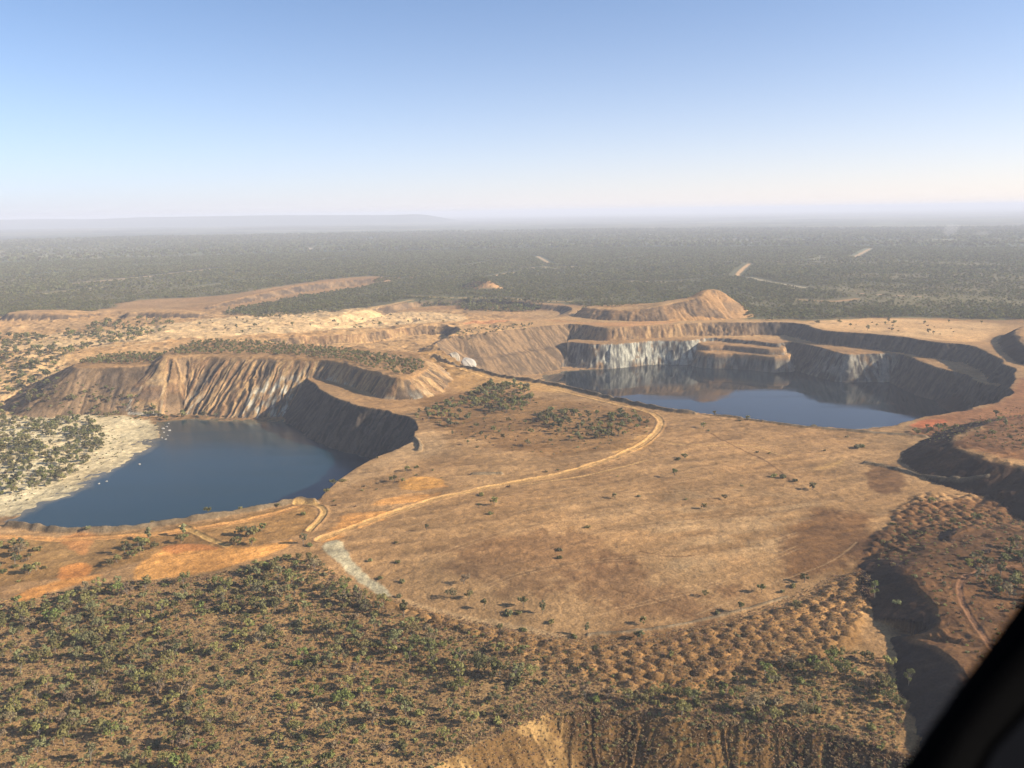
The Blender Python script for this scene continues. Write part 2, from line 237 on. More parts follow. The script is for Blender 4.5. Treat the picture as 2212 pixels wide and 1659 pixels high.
PATCH = [  # points, z, colour, softness m, strength, edge noise m
    # cleared mine land
    ([(-400, 692), (0, 686), (120, 678), (230, 672), (275, 649), (400, 644), (500, 637), (600, 619), (735, 600), (830, 595), (842, 606), (760, 624), (640, 643), (560, 658), (490, 674), (520, 684), (600, 685), (737, 672), (780, 668), (903, 649), (1100, 649), (1250, 657), (1300, 668), (1592, 655), (1590, 692), (1715, 693), (1850, 688), (1960, 684), (2080, 690), (2300, 692), (2900, 800), (2900, 1800), (-900, 1800), (-900, 800)], 0, (178, 138, 98), 25, 1.0, 22),
    ([(-300, 692), (0, 690), (280, 662), (480, 682), (740, 674), (900, 656), (1240, 662), (1590, 693), (2200, 697), (2212, 722), (1900, 722), (1600, 702), (1240, 702), (1160, 712), (900, 760), (560, 736), (350, 766), (0, 800), (-300, 800)], 0, (204, 160, 114), 30, .85, 25),
    # far pale fields
    ([(0, 740), (250, 722), (420, 700), (560, 688), (750, 674), (900, 668), (1000, 672), (1010, 696), (900, 702), (700, 722), (560, 732), (300, 745), (100, 765), (-50, 775)], -6, (236, 196, 150), 14, .9, 12),
    ([(0, 790), (100, 780), (160, 775), (140, 800), (60, 850), (20, 885), (-60, 880)], -15, (232, 190, 142), 14, .9, 10),
    ([(1720, 697), (1800, 690), (1900, 687), (2000, 690), (2110, 695), (2170, 700), (2130, 738), (2060, 738), (1960, 727), (1870, 716), (1790, 711)], 0, (222, 176, 128), 12, .9, 10),
    ([(985, 700), (1050, 690), (1120, 683), (1160, 686), (1100, 697), (1010, 706)], -3, (222, 152, 104), 6, .9, 6),
    ([(1170, 688), (1250, 697), (1350, 696), (1480, 690), (1440, 701), (1320, 706), (1240, 697), (1190, 694)], 0, (216, 156, 108), 6, .8, 5),
    # saddle and bright cone flank
    ([(890, 752), (930, 750), (960, 765), (1000, 790), (1120, 815), (1250, 845), (1180, 850), (1040, 825), (1000, 855), (940, 810)], 0, (208, 160, 104), 10, .8, 6),
    # beach
    ([(-200, 905), (120, 902), (240, 898), (345, 905), (345, 960), (280, 1000), (160, 1072), (30, 1118), (-200, 1120)], -38, (234, 212, 176), 8, .95, 9),
    # dry scrub land along the bottom and right
    ([(-200, 1260), (0, 1300), (250, 1250), (480, 1234), (640, 1195), (700, 1205), (750, 1270), (860, 1322), (1000, 1362), (1200, 1420), (1350, 1490), (1500, 1500), (1700, 1440), (1900, 1390), (1960, 1560), (2100, 1900), (1106, 2500), (-400, 1900)], 0, (176, 138, 96), 8, .95, 8),
    ([(-200, 1170), (0, 1165), (120, 1165), (330, 1150), (400, 1140), (660, 1090), (690, 1110), (650, 1165), (500, 1185), (300, 1215), (0, 1270), (-200, 1270)], 0, (166, 126, 80), 5, .9, 6),
    ([(740, 1255), (850, 1298), (1000, 1336), (1200, 1380), (1300, 1386), (1450, 1370), (1600, 1336), (1750, 1280), (1850, 1213), (1900, 1300), (1860, 1385), (1760, 1430), (1600, 1450), (1500, 1490), (1350, 1485), (1220, 1455), (1080, 1405), (900, 1340)], 0, (166, 124, 80), 5, .9, 6),
    # orange diggings
    ([(285, 1225), (360, 1180), (420, 1174), (480, 1190), (600, 1170), (640, 1164), (612, 1194), (480, 1226), (380, 1246), (290, 1262)], 0, (230, 166, 98), 3, 1, 3),
    ([(120, 1242), (135, 1222), (180, 1214), (196, 1226), (188, 1246), (140, 1256)], 0, (226, 150, 84), 3, 1, 3),
    ([(20, 1296), (60, 1272), (140, 1252), (230, 1238), (200, 1254), (130, 1274), (60, 1300)], 0, (226, 158, 90), 4, .9, 3),
    ([(340, 1186), (370, 1174), (430, 1174), (480, 1186), (410, 1190), (370, 1200)], 0, (206, 134, 82), 2.5, .8, 2.5),
    ([(110, 1160), (200, 1150), (205, 1166), (190, 1200), (165, 1200)], 0, (212, 142, 86), 4, .7, 4),
    ([(690, 1164), (760, 1108), (860, 1060), (950, 1045), (940, 1072), (850, 1110), (760, 1150), (710, 1170)], 0, (228, 164, 100), 6, .95, 8),
    ([(860, 1044), (900, 1028), (945, 1030), (955, 1050), (880, 1062)], 0, (226, 164, 92), 4, .9, 5),
    ([(905, 925), (960, 930), (960, 965), (900, 1005), (820, 1030), (700, 1070), (760, 1018), (870, 970)], 0, (206, 164, 122), 8, .7, 8),
    ([(1320, 960), (1420, 930), (1425, 945), (1380, 972), (1330, 985)], 0, (226, 170, 108), 4, .8, 4),
    # grey gravel strip and its pale continuation
    ([(696, 1174), (738, 1164), (752, 1196), (790, 1238), (850, 1284), (838, 1292), (780, 1266), (738, 1232), (714, 1200)], 0, (200, 184, 156), 2.5, 1, 2.5),
    ([(850, 1286), (960, 1318), (1060, 1342), (1190, 1366), (1250, 1380), (1180, 1374), (1060, 1352), (950, 1330), (840, 1296)], 0, (206, 166, 124), 3, .9, 4),
    ([(1860, 1250), (1888, 1301), (1941, 1375), (1958, 1386), (1922, 1422), (1936, 1456), (1976, 1510), (2005, 1560), (2110, 1560), (2050, 1346), (1955, 1228)], 0, (92, 68, 54), 4, .9, 4),  # painted shade: ground darkened out to the shadow edge of the heap hollows
    # field: pale scraped streaks and darker burnt grass
    ([(1460, 1080), (1560, 1050), (1700, 1060), (1720, 1130), (1690, 1210), (1560, 1240), (1440, 1230), (1400, 1150)], 0, (198, 160, 120), 25, .75, 30),
    ([(1180, 1080), (1420, 1080), (1420, 1130), (1250, 1140)], 0, (194, 152, 110), 20, .6, 25),
    ([(1000, 1180), (1200, 1120), (1350, 1180), (1300, 1260), (1150, 1280), (1000, 1240)], 0, (150, 110, 76), 25, .7, 30),
    ([(1260, 1200), (1500, 1270), (1650, 1280), (1500, 1340), (1300, 1330), (1200, 1270)], 0, (152, 110, 76), 25, .7, 28),
    ([(1700, 1120), (1780, 1100), (1900, 1110), (1880, 1180), (1800, 1230), (1720, 1260), (1680, 1230), (1690, 1160)], 0, (132, 92, 58), 14, .85, 12),
    ([(1870, 1010), (1930, 1000), (1960, 1040), (1930, 1065), (1880, 1060)], 0, (118, 82, 54), 6, .8, 6),
    ([(930, 840), (1400, 880), (1420, 920), (1330, 970), (1150, 985), (960, 940), (900, 890)], 0, (152, 112, 72), 16, .8, 16),
    ([(1850, 1200), (1900, 1130), (1960, 1060), (2100, 1060), (2300, 1070), (2600, 1200), (2600, 1900), (2000, 1700), (1960, 1500), (1930, 1380), (1880, 1260)], 6, (124, 86, 56), 10, .9, 10),  # right-hand brown soil, with the aircraft window's dimming painted in
    ([(2060, 950), (2110, 925), (2160, 870), (2200, 850), (2500, 850), (2700, 1010), (2300, 1010), (2120, 985)], 18, (134, 92, 62), 10, .9, 10),  # brown heap top, also toned down for the window's dimming
    ([(1960, 925), (2000, 900), (2080, 880), (2170, 860), (2212, 800), (2300, 860), (2200, 930), (2060, 945)], 3, (164, 108, 72), 10, .8, 12),
    ([(1960, 918), (2000, 905), (2050, 905), (2035, 922), (1985, 924)], 0, (214, 122, 80), 4, .9, 4),
    ([(1760, 1010), (1820, 990), (1845, 980), (1830, 994), (1780, 1012)], 0, (218, 170, 112), 4, .8, 4),
]
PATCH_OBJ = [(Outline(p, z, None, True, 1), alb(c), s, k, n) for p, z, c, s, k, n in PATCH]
CLEARED = PATCH_OBJ[0][0]

def hummocks(x, y, cell=(7.8, 6.2), ang=-0.55):
    ca, sa = math.cos(ang), math.sin(ang)
    u, v = (x * ca + y * sa) / cell[0], (-x * sa + y * ca) / cell[1]
    iu, iv = np.floor(u), np.floor(v)
    h = np.zeros(x.shape)
    for du in (-1, 0, 1):
        for dv in (-1, 0, 1):
            a, b = iu + du, iv + dv
            px, py = a + .26 + .48 * hash2(a, b, 5) + .35 * (b % 2), b + .30 + .40 * hash2(a, b, 6)
            hh = .55 + .7 * hash2(a, b, 7)
            rr = .60 + .14 * hash2(a, b, 8)
            d = np.sqrt((u - px) ** 2 + (v - py) ** 2) / rr
            h = np.maximum(h, hh * np.clip(1 - d * d, 0, None))
    return h

def terrain(x, y, full=True):
    """height, region id, albedo (n,3), no-tree mask"""
    n = x.shape[0]
    r = np.hypot(x, y)
    z = (fbm(x, y, 260, 1, 3) - .5) * 3.0 * sstep(250, 700, r)
    z += (fbm(x, y, 2600, 3, 4) - .5) * 36 * sstep(3000, 9000, r)
    reg = np.zeros(n, np.int16)
    face = np.zeros(n); facek = np.zeros(n, np.int16); fs = np.zeros(n); fd = np.zeros(n)
    bumpw = (fbm(x, y, 22, 11, 3) - .5)
    fineb = (fbm(x, y, 5.0, 12, 2) - .5)
    crag = (fbm(x, y, 9.0, 14, 3) - .5)
    # lake floors
    def floor(o, lvl, k, cap):
        f = np.full(n, lvl + cap); m = o.near(x, y, 140)
        s, _ = o.dist(x[m], y[m]); s = s + bumpw[m] * 9
        f[m] = np.clip(lvl + np.where(s > 0, s * k, s * .22), lvl - 16, lvl + cap)
        return f
    FL = {'L': floor(WL, ZL, .035, 4.0), 'R': floor(WR, ZR, .07, 5.0)}
    for pi, (o, zb, nm, ga, gw) in enumerate(PITS):
        m = np.where(o.near(x, y, 2))[0]
        if not len(m): continue
        s, S = o.dist(x[m], y[m])
        ins = -s + bumpw[m] * (4.0 if nm == 'pit_wall' else 3.0) * np.clip(-s / 3.0, -1, 1)
        if nm == 'pit_wall': ins = ins + (fbm(S, ins * 1.6, 6.0, 140 + pi, 3) - .5) * 4.2 * sstep(.8, 1.3, o.attr(S, 1)) * sstep(0, 3, ins)
        if o is RIM_R or o is C1_R: ins = ins + (fbm(x[m], y[m], 48, 13, 3) - .5) * 20 * sstep(.7, 1.1, o.attr(S, 1))
        if o is RIM_L: ins = ins + (fbm(x[m], y[m], 34, 13, 3) - .5) * 12 * sstep(1.02, 1.15, o.attr(S, 1))
        ok = ins > 0; m = m[ok]; ins = ins[ok]; S = S[ok]
        if not len(m): continue
        zt = o.attr(S, 0); sl = o.attr(S, 1)
        zbb = FL[zb][m] if isinstance(zb, str) else np.full(len(m), zb)
        g = 1 - np.abs(2 * fbm(S + (7 if o is BANK else 30) * bumpw[m], ins * (.04 if o is BANK else .12), gw, 40 + pi, 3) - 1)
        drop = sl * ins
        amp = ga * sstep(0, 5, ins) * np.clip(sl, .5, 1.4)
        soft = 1.0
        if o is RIM_R:      # the talus on the far left runs straight down to the shelf
            tal = o.attr(S, 2); zbb = zbb + (FL['R'][m] - zbb) * sstep(.4, .8, tal)
            drop = drop - tal * 5.0 * sstep(0, 10, drop - 30)
        if o in (BANK,): amp = amp * 1.2
        zc = zt - drop + amp * (g - .62) + (crag[m] * 3.2 * sstep(.8, 1.3, sl) * sstep(0, 4, ins))
        zz = np.maximum(zbb + fineb[m] * .5 + bumpw[m] * 1.2, zc)
        low = zz < z[m]
        onf = low & (zc > zbb - .3) & (sl > .42)
        z[m] = np.where(low, zz, z[m])
        idx = m[onf]
        face[idx] = 1; facek[idx] = 1 + pi; fs[idx] = S[onf]; fd[idx] = g[onf]
        flr = m[low & ~onf]; face[flr] = 0; facek[flr] = 0
        if nm == 'pit_wall': reg[idx] = 1 if o is RIM_L else (3 if o is CUT else 2); reg[flr] = 0
    for hi, (nm, o, ga, gw) in enumerate(HEAP_OBJ):
        m = np.where(o.near(x, y, 230 if nm in ('plateau', 'near') else 110))[0]
        if not len(m): continue
        s, S = o.dist(x[m], y[m])
        s = s + bumpw[m] * 5.0
        zt = o.attr(S, 0); sl = o.attr(S, 1)
        out = np.clip(s, 0, None)
        g = 1 - np.abs(2 * fbm(S + 14 * bumpw[m], out * .10, gw, 80 + hi, 3) - 1)
        dep = sstep(2, 14, out)
        zz = zt - sl * out + ga * dep * np.clip(2.6 - 2 * sl, .25, 1) * (g - .6) + fineb[m] * .5 + np.where(s <= 0, bumpw[m] * 1.5, crag[m] * 2.2 * sstep(1, 8, out)) - .6 * np.exp(-(s / 3.0) ** 2)
        up = zz > z[m]
        z[m] = np.where(up, zz, z[m])
        idx = m[up]
        reg[idx] = 2 if nm.startswith('bench') else 10 + hi
        isf = up & (s > 1.0) & (sl > .35)
        face[idx] = 0; facek[idx] = 0
        idx = m[isf]; face[idx] = sstep(0, 4, s[isf]); facek[idx] = 100 + hi; fs[idx] = S[isf]; fd[idx] = g[isf]
    bermm = np.zeros(n)
    for o, h in BERMS:
        m = np.where(o.near(x, y, 8))[0]
        if not len(m): continue
        d, S = o.dist(x[m], y[m])
        hh = h * (.75 + .5 * vnoise(S / 6.0, S * 0, 77))
        b = np.clip(hh - 1.0 * np.clip(d - .5, 0, None), 0, None)
        z[m] += b; bermm[m] = np.maximum(bermm[m], np.clip(b / h, 0, 1))
    for nm, o, hw, c in ROAD_OBJ:
        m = np.where(o.near(x, y, hw * 2 + 2))[0]
        if not len(m): continue
        d, S = o.dist(x[m], y[m])
        z[m] += (.5 if nm in ('main', 'lakeside', 'loop', 'spur') else .12) * np.exp(-((d - hw * 1.25) / .8) ** 2) - .25 * sstep(hw, hw * .6, d)
    hum = np.zeros(n)
    for o in HUMMOCK:
        m = np.where(o.near(x, y, 2))[0]
        if not len(m): continue
        d, _ = o.dist(x[m], y[m])
        hum[m] = np.maximum(hum[m], sstep(0, 7, -d + bumpw[m] * 8))
    m = np.where(hum > 0)[0]
    if len(m): z[m] += hummocks(x[m], y[m]) * 2.1 * hum[m]
    m = np.where((x < 60) & (y > 980) & (y < 1900))[0]
    if len(m):
        e_ = sstep(980, 1060, y[m]) * sstep(1900, 1750, y[m]) * sstep(60, -60, x[m]) * (reg[m] == 0) * (face[m] == 0)
        rg = 1 - np.abs(2 * fbm(x[m] + .4 * y[m], y[m] * 1.6, 46, 17, 4) - 1)
        z[m] += e_ * (rg - .7) * 9
    near = sstep(900, 350, r)
    z += (fbm(x * .35 + y * .2, y * 1.5 - x * .5, 14, 29, 3) - .5) * 1.3 * sstep(420, 520, r) * sstep(1000, 800, r) * (face == 0)
    z += fineb * .75 * (1 - .3 * near) + (fbm(x, y, 1.7, 15, 2) - .5) * .35 * near
    if not full: return z, reg
    # ---------------- what the ground is made of
    A = np.tile(alb((116, 110, 82)), (n, 1))                      # bush floor
    far = sstep(2200, 4200, r)
    n1, n2, n3 = fbm(x, y, 180, 21, 4), fbm(x, y, 30, 22, 4), fbm(x, y, 6, 23, 3)
    A = A + (alb((112, 114, 92)) - A) * far[:, None]
    nf = fbm(x, y, 900, 25, 5); nf2 = fbm(x, y, 120, 26, 3)
    bare = sstep(.50, .36, fbm(x * .35, y + x * .12, 520, 202, 4)) * sstep(1200, 1600, r)
    A = A + (alb((164, 146, 112)) - A) * (bare * .4)[:, None]
    A *= (1 + far * ((nf - .5) * 1.3 + (nf2 - .5) * .9))[:, None]
    noveg = np.zeros(n)
    def mix(mask, c, rows=None):
        nonlocal A
        if rows is None: A = A + (c - A) * mask[:, None]
        else: A[rows] = A[rows] + (c - A[rows]) * mask[:, None]
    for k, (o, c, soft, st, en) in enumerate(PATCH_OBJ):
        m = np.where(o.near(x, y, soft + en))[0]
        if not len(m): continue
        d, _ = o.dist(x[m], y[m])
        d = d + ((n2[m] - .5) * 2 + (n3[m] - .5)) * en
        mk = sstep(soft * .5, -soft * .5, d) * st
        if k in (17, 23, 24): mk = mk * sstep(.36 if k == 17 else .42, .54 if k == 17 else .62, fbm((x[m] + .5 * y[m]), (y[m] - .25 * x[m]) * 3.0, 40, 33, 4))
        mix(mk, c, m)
        if k in range(12, 22): noveg[m] = np.maximum(noveg[m], mk)
    # general mottling, streaks of mown / scraped grass in the field
    A *= (1 + (n1 - .5) * .5 + (n2 - .5) * .55 + (n3 - .5) * .45)[:, None]
    strk = fbm(x * .35 + y * .2, y * 1.5 - x * .5, 14, 29, 3)
    A *= (1 + (strk - .5) * .7 * sstep(400, 500, r) * sstep(1000, 800, r))[:, None]
    red = fbm(x, y, 70, 24, 3)
    A = A * (1 + (red - .5)[:, None] * np.array([.05, -.06, -.18]))
    m = np.where(hum > .02)[0]
    if len(m): A[m] *= (1 + hum[m] * (fbm(x[m], y[m], 1.6, 51, 2) - .5) * .9)[:, None]
    # rock and spoil faces
    m = np.where(face > 0)[0]
    if len(m):
        S, g, kk = fs[m], fd[m], facek[m]
        band = fbm(S, z[m] * .35, 14, 61, 4)[:, None]; fine = fbm(S * 1.0, z[m] * .25, 3.0, 62, 3)[:, None]
        big = fbm(S, z[m] * .5, 55, 63, 3)[:, None]; blot = fbm(S, z[m] * 1.2, 9, 64, 3)[:, None]
        def ramp(t, a, b, lo=.35, hi=.65): return a + (b - a) * sstep(lo, hi, t)
        spoil = ramp(band, alb((108, 90, 76)), alb((156, 126, 98)))
        spoil = ramp(fine, spoil * .72, spoil * 1.22)
        orange = ramp(fine, alb((156, 120, 90)), alb((196, 158, 116)))
        grey = ramp(fine, alb((88, 86, 88)), alb((208, 202, 192)), .3, .7)
        mauve = ramp(fine, alb((110, 90, 72)), alb((160, 128, 98)))
        dark = ramp(fine, alb((70, 63, 60)), alb((108, 93, 83)))  # wall rock, darkened in colour to deepen the wall's shade
        C = spoil.copy()
        hl = kk == 100
        C[hl] = ramp(sstep(.66, .86, g)[:, None], spoil, orange, 0, 1)[hl]
        sg = sstep(.48, .62, big) * sstep(16, -10, z[m])[:, None] * sstep(.46, .62, fbm(S * 1.4, z[m] * .8, 5, 66, 3)[:, None]) * .8
        C[hl] = (C + (grey - C) * sg)[hl]
        b = (kk == 2)
        tal = np.zeros(len(m)); tal[b] = RIM_R.attr(S[b], 2)
        up_c = ramp(band, orange * .85, mauve); up_c = up_c + (dark - up_c) * sstep(380, 470, x[m])[:, None]  # shade painted in: upper wall goes to the darkened tone rightwards
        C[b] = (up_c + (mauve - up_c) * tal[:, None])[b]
        rx_ = x[m]
        gw_ = np.full(len(m), .35); b = kk == 3; gw_[b] = C1_R.attr(S[b], 2)
        drk = ramp(fine, alb((58, 50, 48)), alb((100, 84, 74)))  # rock of the shaded right pit walls, shade put into its colour
        b = (kk == 3) | (kk == 112) | (kk == 113); grey = drk + (grey - drk) * gw_[:, None]; mauve = drk + (mauve - drk) * np.clip(gw_ * 2, 0, 1)[:, None]
        C[b] = ramp(blot, grey, ramp(band, grey * .8, mauve), .52, .70)[b]
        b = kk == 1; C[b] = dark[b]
        b = kk == 4; C[b] = ramp(band, orange, mauve)[b]
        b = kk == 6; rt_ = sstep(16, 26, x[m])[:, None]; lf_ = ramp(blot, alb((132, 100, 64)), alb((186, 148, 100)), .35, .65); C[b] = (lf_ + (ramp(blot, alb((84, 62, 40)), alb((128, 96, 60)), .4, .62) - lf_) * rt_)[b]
        b = kk == 102; C[b] = ramp(band, mauve, alb((190, 146, 104)))[b]
        b = (kk == 103) | (kk == 105); C[b] = ramp(band, alb((204, 158, 112)), alb((184, 140, 102)))[b]
        b = (kk >= 108) & (kk <= 111); C[b] = ramp(band, alb((62, 46, 40)), alb((88, 64, 50)))[b]  # right-hand heap faces: soil darkened to paint in deeper shadow
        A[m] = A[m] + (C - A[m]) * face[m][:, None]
    A = A + (alb((128, 112, 94)) * (1 + (n3 - .5) * 1.2)[:, None] - A) * (np.clip(bermm * 3, 0, 1) * .85)[:, None]
    for nm, o, hw, c in ROAD_OBJ:
        m = np.where(o.near(x, y, hw * 3))[0]
        if not len(m): continue
        d, S = o.dist(x[m], y[m]); d = d + (n3[m] - .5) * hw * .9 + (n2[m] - .5) * hw * .6
        mk = sstep(hw * 1.25, hw * .7, d) * (.75 + .25 * n2[m])
        cc = c * (1 + (n2[m] - .5) * .4)[:, None]
        if hw < 4: cc = cc * (1 - .22 * np.exp(-(d / (.3 * hw)) ** 2) + .10 * np.exp(-((d - .6 * hw) / (.2 * hw)) ** 2))[:, None]
        mix(mk, cc, m); noveg[m] = np.maximum(noveg[m], sstep(hw * 2.2, hw, d))
        reg[m[d < hw]] = 4
    for o, hw, c in FARROAD_OBJ:
        m = np.where(o.near(x, y, hw * 3 + (50 if hw > 3 else 0)))[0]
        if not len(m): continue
        d, S = o.dist(x[m], y[m]); d = d + (n2[m] - .5) * hw * 1.2
        mk = sstep(hw * 1.2, hw * .5, d)
        mix(mk * (.9 if hw > .6 else .4), c, m)
        noveg[m] = np.maximum(noveg[m], sstep(hw * 1.6, hw, d) if hw < 3 else sstep(hw + 22, hw + 8, d))
        if hw > 2: reg[m[d < hw]] = 4
    o = PATCH_OBJ[20][0]; m = np.where(o.near(x, y, 1))[0]
    if len(m):
        d, _ = o.dist(x[m], y[m]); reg[m[d < 0]] = 5
    o = PATCH_OBJ[8][0]; m = np.where(o.near(x, y, 1) & (z < ZL + 7) & (reg == 0))[0]
    if len(m):
        d, _ = o.dist(x[m], y[m]); reg[m[d < 0]] = 6
    # a darker wet rim round the left lake
    wet = np.exp(-((z - ZL - .2) / .5) ** 2) * RIM_L.near(x, y, 0)
    A *= (1 - .35 * wet)[:, None]
    return z, reg, np.clip(A, .004, .9), noveg

# ------------------------------------------------------------------ material helpers
def mat(name):
    m = bpy.data.materials.new(name); m.use_nodes = True
    b = m.node_tree.nodes['Principled BSDF']
    return m, m.node_tree, b

def ground_material():
    m, t, b = mat('dry_ground')
    b.inputs['Roughness'].default_value = .95; b.inputs['Specular IOR Level'].default_value = .08
    a = t.nodes.new('ShaderNodeAttribute'); a.attribute_name = 'soil'
    geo = t.nodes.new('ShaderNodeNewGeometry')
    n1 = t.nodes.new('ShaderNodeTexNoise'); n1.inputs['Scale'].default_value = .9; n1.inputs['Detail'].default_value = 5; n1.inputs['Roughness'].default_value = .65
    n2 = t.nodes.new('ShaderNodeTexNoise'); n2.inputs['Scale'].default_value = .22; n2.inputs['Detail'].default_value = 4
    for q in (n1, n2): t.links.new(geo.outputs['Position'], q.inputs['Vector'])
    mr = t.nodes.new('ShaderNodeMapRange'); mr.inputs[1].default_value = .3; mr.inputs[2].default_value = .7; mr.inputs[3].default_value = .62; mr.inputs[4].default_value = 1.36
    t.links.new(n1.outputs['Fac'], mr.inputs[0])
    mr2 = t.nodes.new('ShaderNodeMapRange'); mr2.inputs[1].default_value = .3; mr2.inputs[2].default_value = .7; mr2.inputs[3].default_value = .8; mr2.inputs[4].default_value = 1.18
    t.links.new(n2.outputs['Fac'], mr2.inputs[0])
    mu = t.nodes.new('ShaderNodeMath'); mu.operation = 'MULTIPLY'; t.links.new(mr.outputs[0], mu.inputs[0]); t.links.new(mr2.outputs[0], mu.inputs[1])
    vm = t.nodes.new('ShaderNodeVectorMath'); vm.operation = 'SCALE'
    t.links.new(a.outputs['Color'], vm.inputs[0]); t.links.new(mu.outputs[0], vm.inputs['Scale'])
    t.links.new(vm.outputs[0], b.inputs['Base Color'])
    bp = t.nodes.new('ShaderNodeBump'); bp.inputs['Strength'].default_value = .7; bp.inputs['Distance'].default_value = .5
    t.links.new(n1.outputs['Fac'], bp.inputs['Height']); t.links.new(bp.outputs[0], b.inputs['Normal'])
    return m

def leaf_material(name, c, var=.25):
    m, t, b = mat(name)
    b.inputs['Roughness'].default_value = .7; b.inputs['Specular IOR Level'].default_value = .2
    oi = t.nodes.new('ShaderNodeObjectInfo')
    geo = t.nodes.new('ShaderNodeNewGeometry')
    hsv = t.nodes.new('ShaderNodeHueSaturation'); hsv.inputs['Color'].default_value = (*c, 1)
    mr = t.nodes.new('ShaderNodeMapRange'); mr.inputs[3].default_value = 1 - var; mr.inputs[4].default_value = 1 + var
    mh = t.nodes.new('ShaderNodeMapRange'); mh.inputs[3].default_value = .475; mh.inputs[4].default_value = .515
    t.links.new(oi.outputs['Random'], mr.inputs[0]); t.links.new(oi.outputs['Random'], mh.inputs[0])
    ri = t.nodes.new('ShaderNodeMapRange'); ri.inputs[3].default_value = .78; ri.inputs[4].default_value = 1.22
    t.links.new(geo.outputs['Random Per Island'], ri.inputs[0])
    mu = t.nodes.new('ShaderNodeMath'); mu.operation = 'MULTIPLY'
    t.links.new(mr.outputs[0], mu.inputs[0]); t.links.new(ri.outputs[0], mu.inputs[1])
    t.links.new(mu.outputs[0], hsv.inputs['Value']); t.links.new(mh.outputs[0], hsv.inputs['Hue'])
    t.links.new(hsv.outputs[0], b.inputs['Base Color'])
    tr = t.nodes.new('ShaderNodeBsdfTranslucent'); t.links.new(hsv.outputs[0], tr.inputs['Color'])
    mx = t.nodes.new('ShaderNodeMixShader'); mx.inputs[0].default_value = .38
    o = t.nodes['Material Output']
    t.links.new(b.outputs[0], mx.inputs[1]); t.links.new(tr.outputs[0], mx.inputs[2]); t.links.new(mx.outputs[0], o.inputs['Surface'])
    return m

def plain(name, c, rough=.8, spec=.3):
    m, t, b = mat(name)
    n = t.nodes.new('ShaderNodeTexNoise'); n.inputs['Scale'].default_value = 6; n.inputs['Detail'].default_value = 4
    cr_ = t.nodes.new('ShaderNodeValToRGB')
    cr_.color_ramp.elements[0].color = (c[0] * .7, c[1] * .7, c[2] * .7, 1); cr_.color_ramp.elements[1].color = (min(1, c[0] * 1.25), min(1, c[1] * 1.25), min(1, c[2] * 1.25), 1)
    tc = t.nodes.new('ShaderNodeTexCoord'); t.links.new(tc.outputs['Object'], n.inputs['Vector'])
    t.links.new(n.outputs['Fac'], cr_.inputs[0]); t.links.new(cr_.outputs[0], b.inputs['Base Color'])
    b.inputs['Roughness'].default_value = rough; b.inputs['Specular IOR Level'].default_value = spec
    return m

def mesh_np(name, V, Fq, mats, smooth=False):
    me = bpy.data.meshes.new(name)
    V = np.asarray(V, np.float32); Fq = np.asarray(Fq, np.int32); k = Fq.shape[1]
    me.vertices.add(len(V)); me.vertices.foreach_set('co', V.ravel())
    me.loops.add(Fq.size); me.loops.foreach_set('vertex_index', Fq.ravel())
    me.polygons.add(len(Fq)); me.polygons.foreach_set('loop_start', np.arange(0, Fq.size, k, dtype=np.int32))
    me.polygons.foreach_set('loop_total', np.full(len(Fq), k, np.int32))
    me.polygons.foreach_set('use_smooth', np.full(len(Fq), smooth, bool))
    for mm in mats: me.materials.append(mm)
    me.update(calc_edges=True)
    return me

def tag(o, label=None, cat=None, group=None, kind=None):
    if label: o['label'] = label
    if cat: o['category'] = cat
    if group: o['group'] = group
    if kind: o['kind'] = kind
    return o

def link(name, me, parent=None):
    o = bpy.data.objects.new(name, me); col.objects.link(o)
    if parent: o.parent = parent
    return o

# ------------------------------------------------------------------ terrain mesh
az = np.radians(np.concatenate([np.linspace(-72, -36.2, 90), np.linspace(-36, 36, 1180), np.linspace(36.2, 72, 90)]))
rr = [np.arange(110, 262, 3.0), np.arange(262, 620, .95), np.arange(620, 1680, 1.55)]
d = 1680.0; g_ = []
while d < 90000: g_.append(d); d += max(1.8, (d - 1500) * .02 + 1.6)
rr = np.concatenate(rr + [np.array(g_)])
AZ, RR = np.meshgrid(az, rr)
X = (np.sin(AZ) * RR).ravel(); Y = (np.cos(AZ) * RR).ravel()
Z = np.empty_like(X); REG = np.empty(len(X), np.int16); COL = np.ones((len(X), 4), np.float32)
CH = 300000
for a in range(0, len(X), CH):
    s_ = slice(a, a + CH)
    Z[s_], REG[s_], c_, _ = terrain(X[s_], Y[s_]); COL[s_, :3] = c_
nr, na = len(rr), len(az)
print('terrain verts', len(X), nr, na)
P3 = np.stack([X, Y, Z], -1).reshape(nr, na, 3)
du = np.gradient(P3, axis=1); dv = np.gradient(P3, axis=0)
NRM = np.cross(du, dv); NRM /= np.linalg.norm(NRM, axis=2, keepdims=True) + 1e-12; NRM = NRM.reshape(-1, 3)
ii = np.arange(nr * na).reshape(nr, na)
FQ = np.stack([ii[:-1, :-1], ii[:-1, 1:], ii[1:, 1:], ii[1:, :-1]], -1).reshape(-1, 4)
FR = REG[FQ[:, 0]]
GM = ground_material()
REGINFO = {0: ('ground', 'dry grassy mine land and bush plain reaching to the horizon'),
           1: ('pit_wall', 'rock wall round the left lake, in deep shade below its flat rim'),
           2: ('pit_wall', 'terraced grey and brown rock walls above the right lake'),
           3: ('pit_wall', 'low orange rock face behind the shrub topped heap by the left lake'),
           4: ('dirt_road', 'tan and orange dirt tracks winding past both lakes and across the bush'),
           5: ('gravel_road', 'pale grey gravel strip at the corner of the brown field'),
           6: ('shore', 'pale sandy shore left of the left lake')}
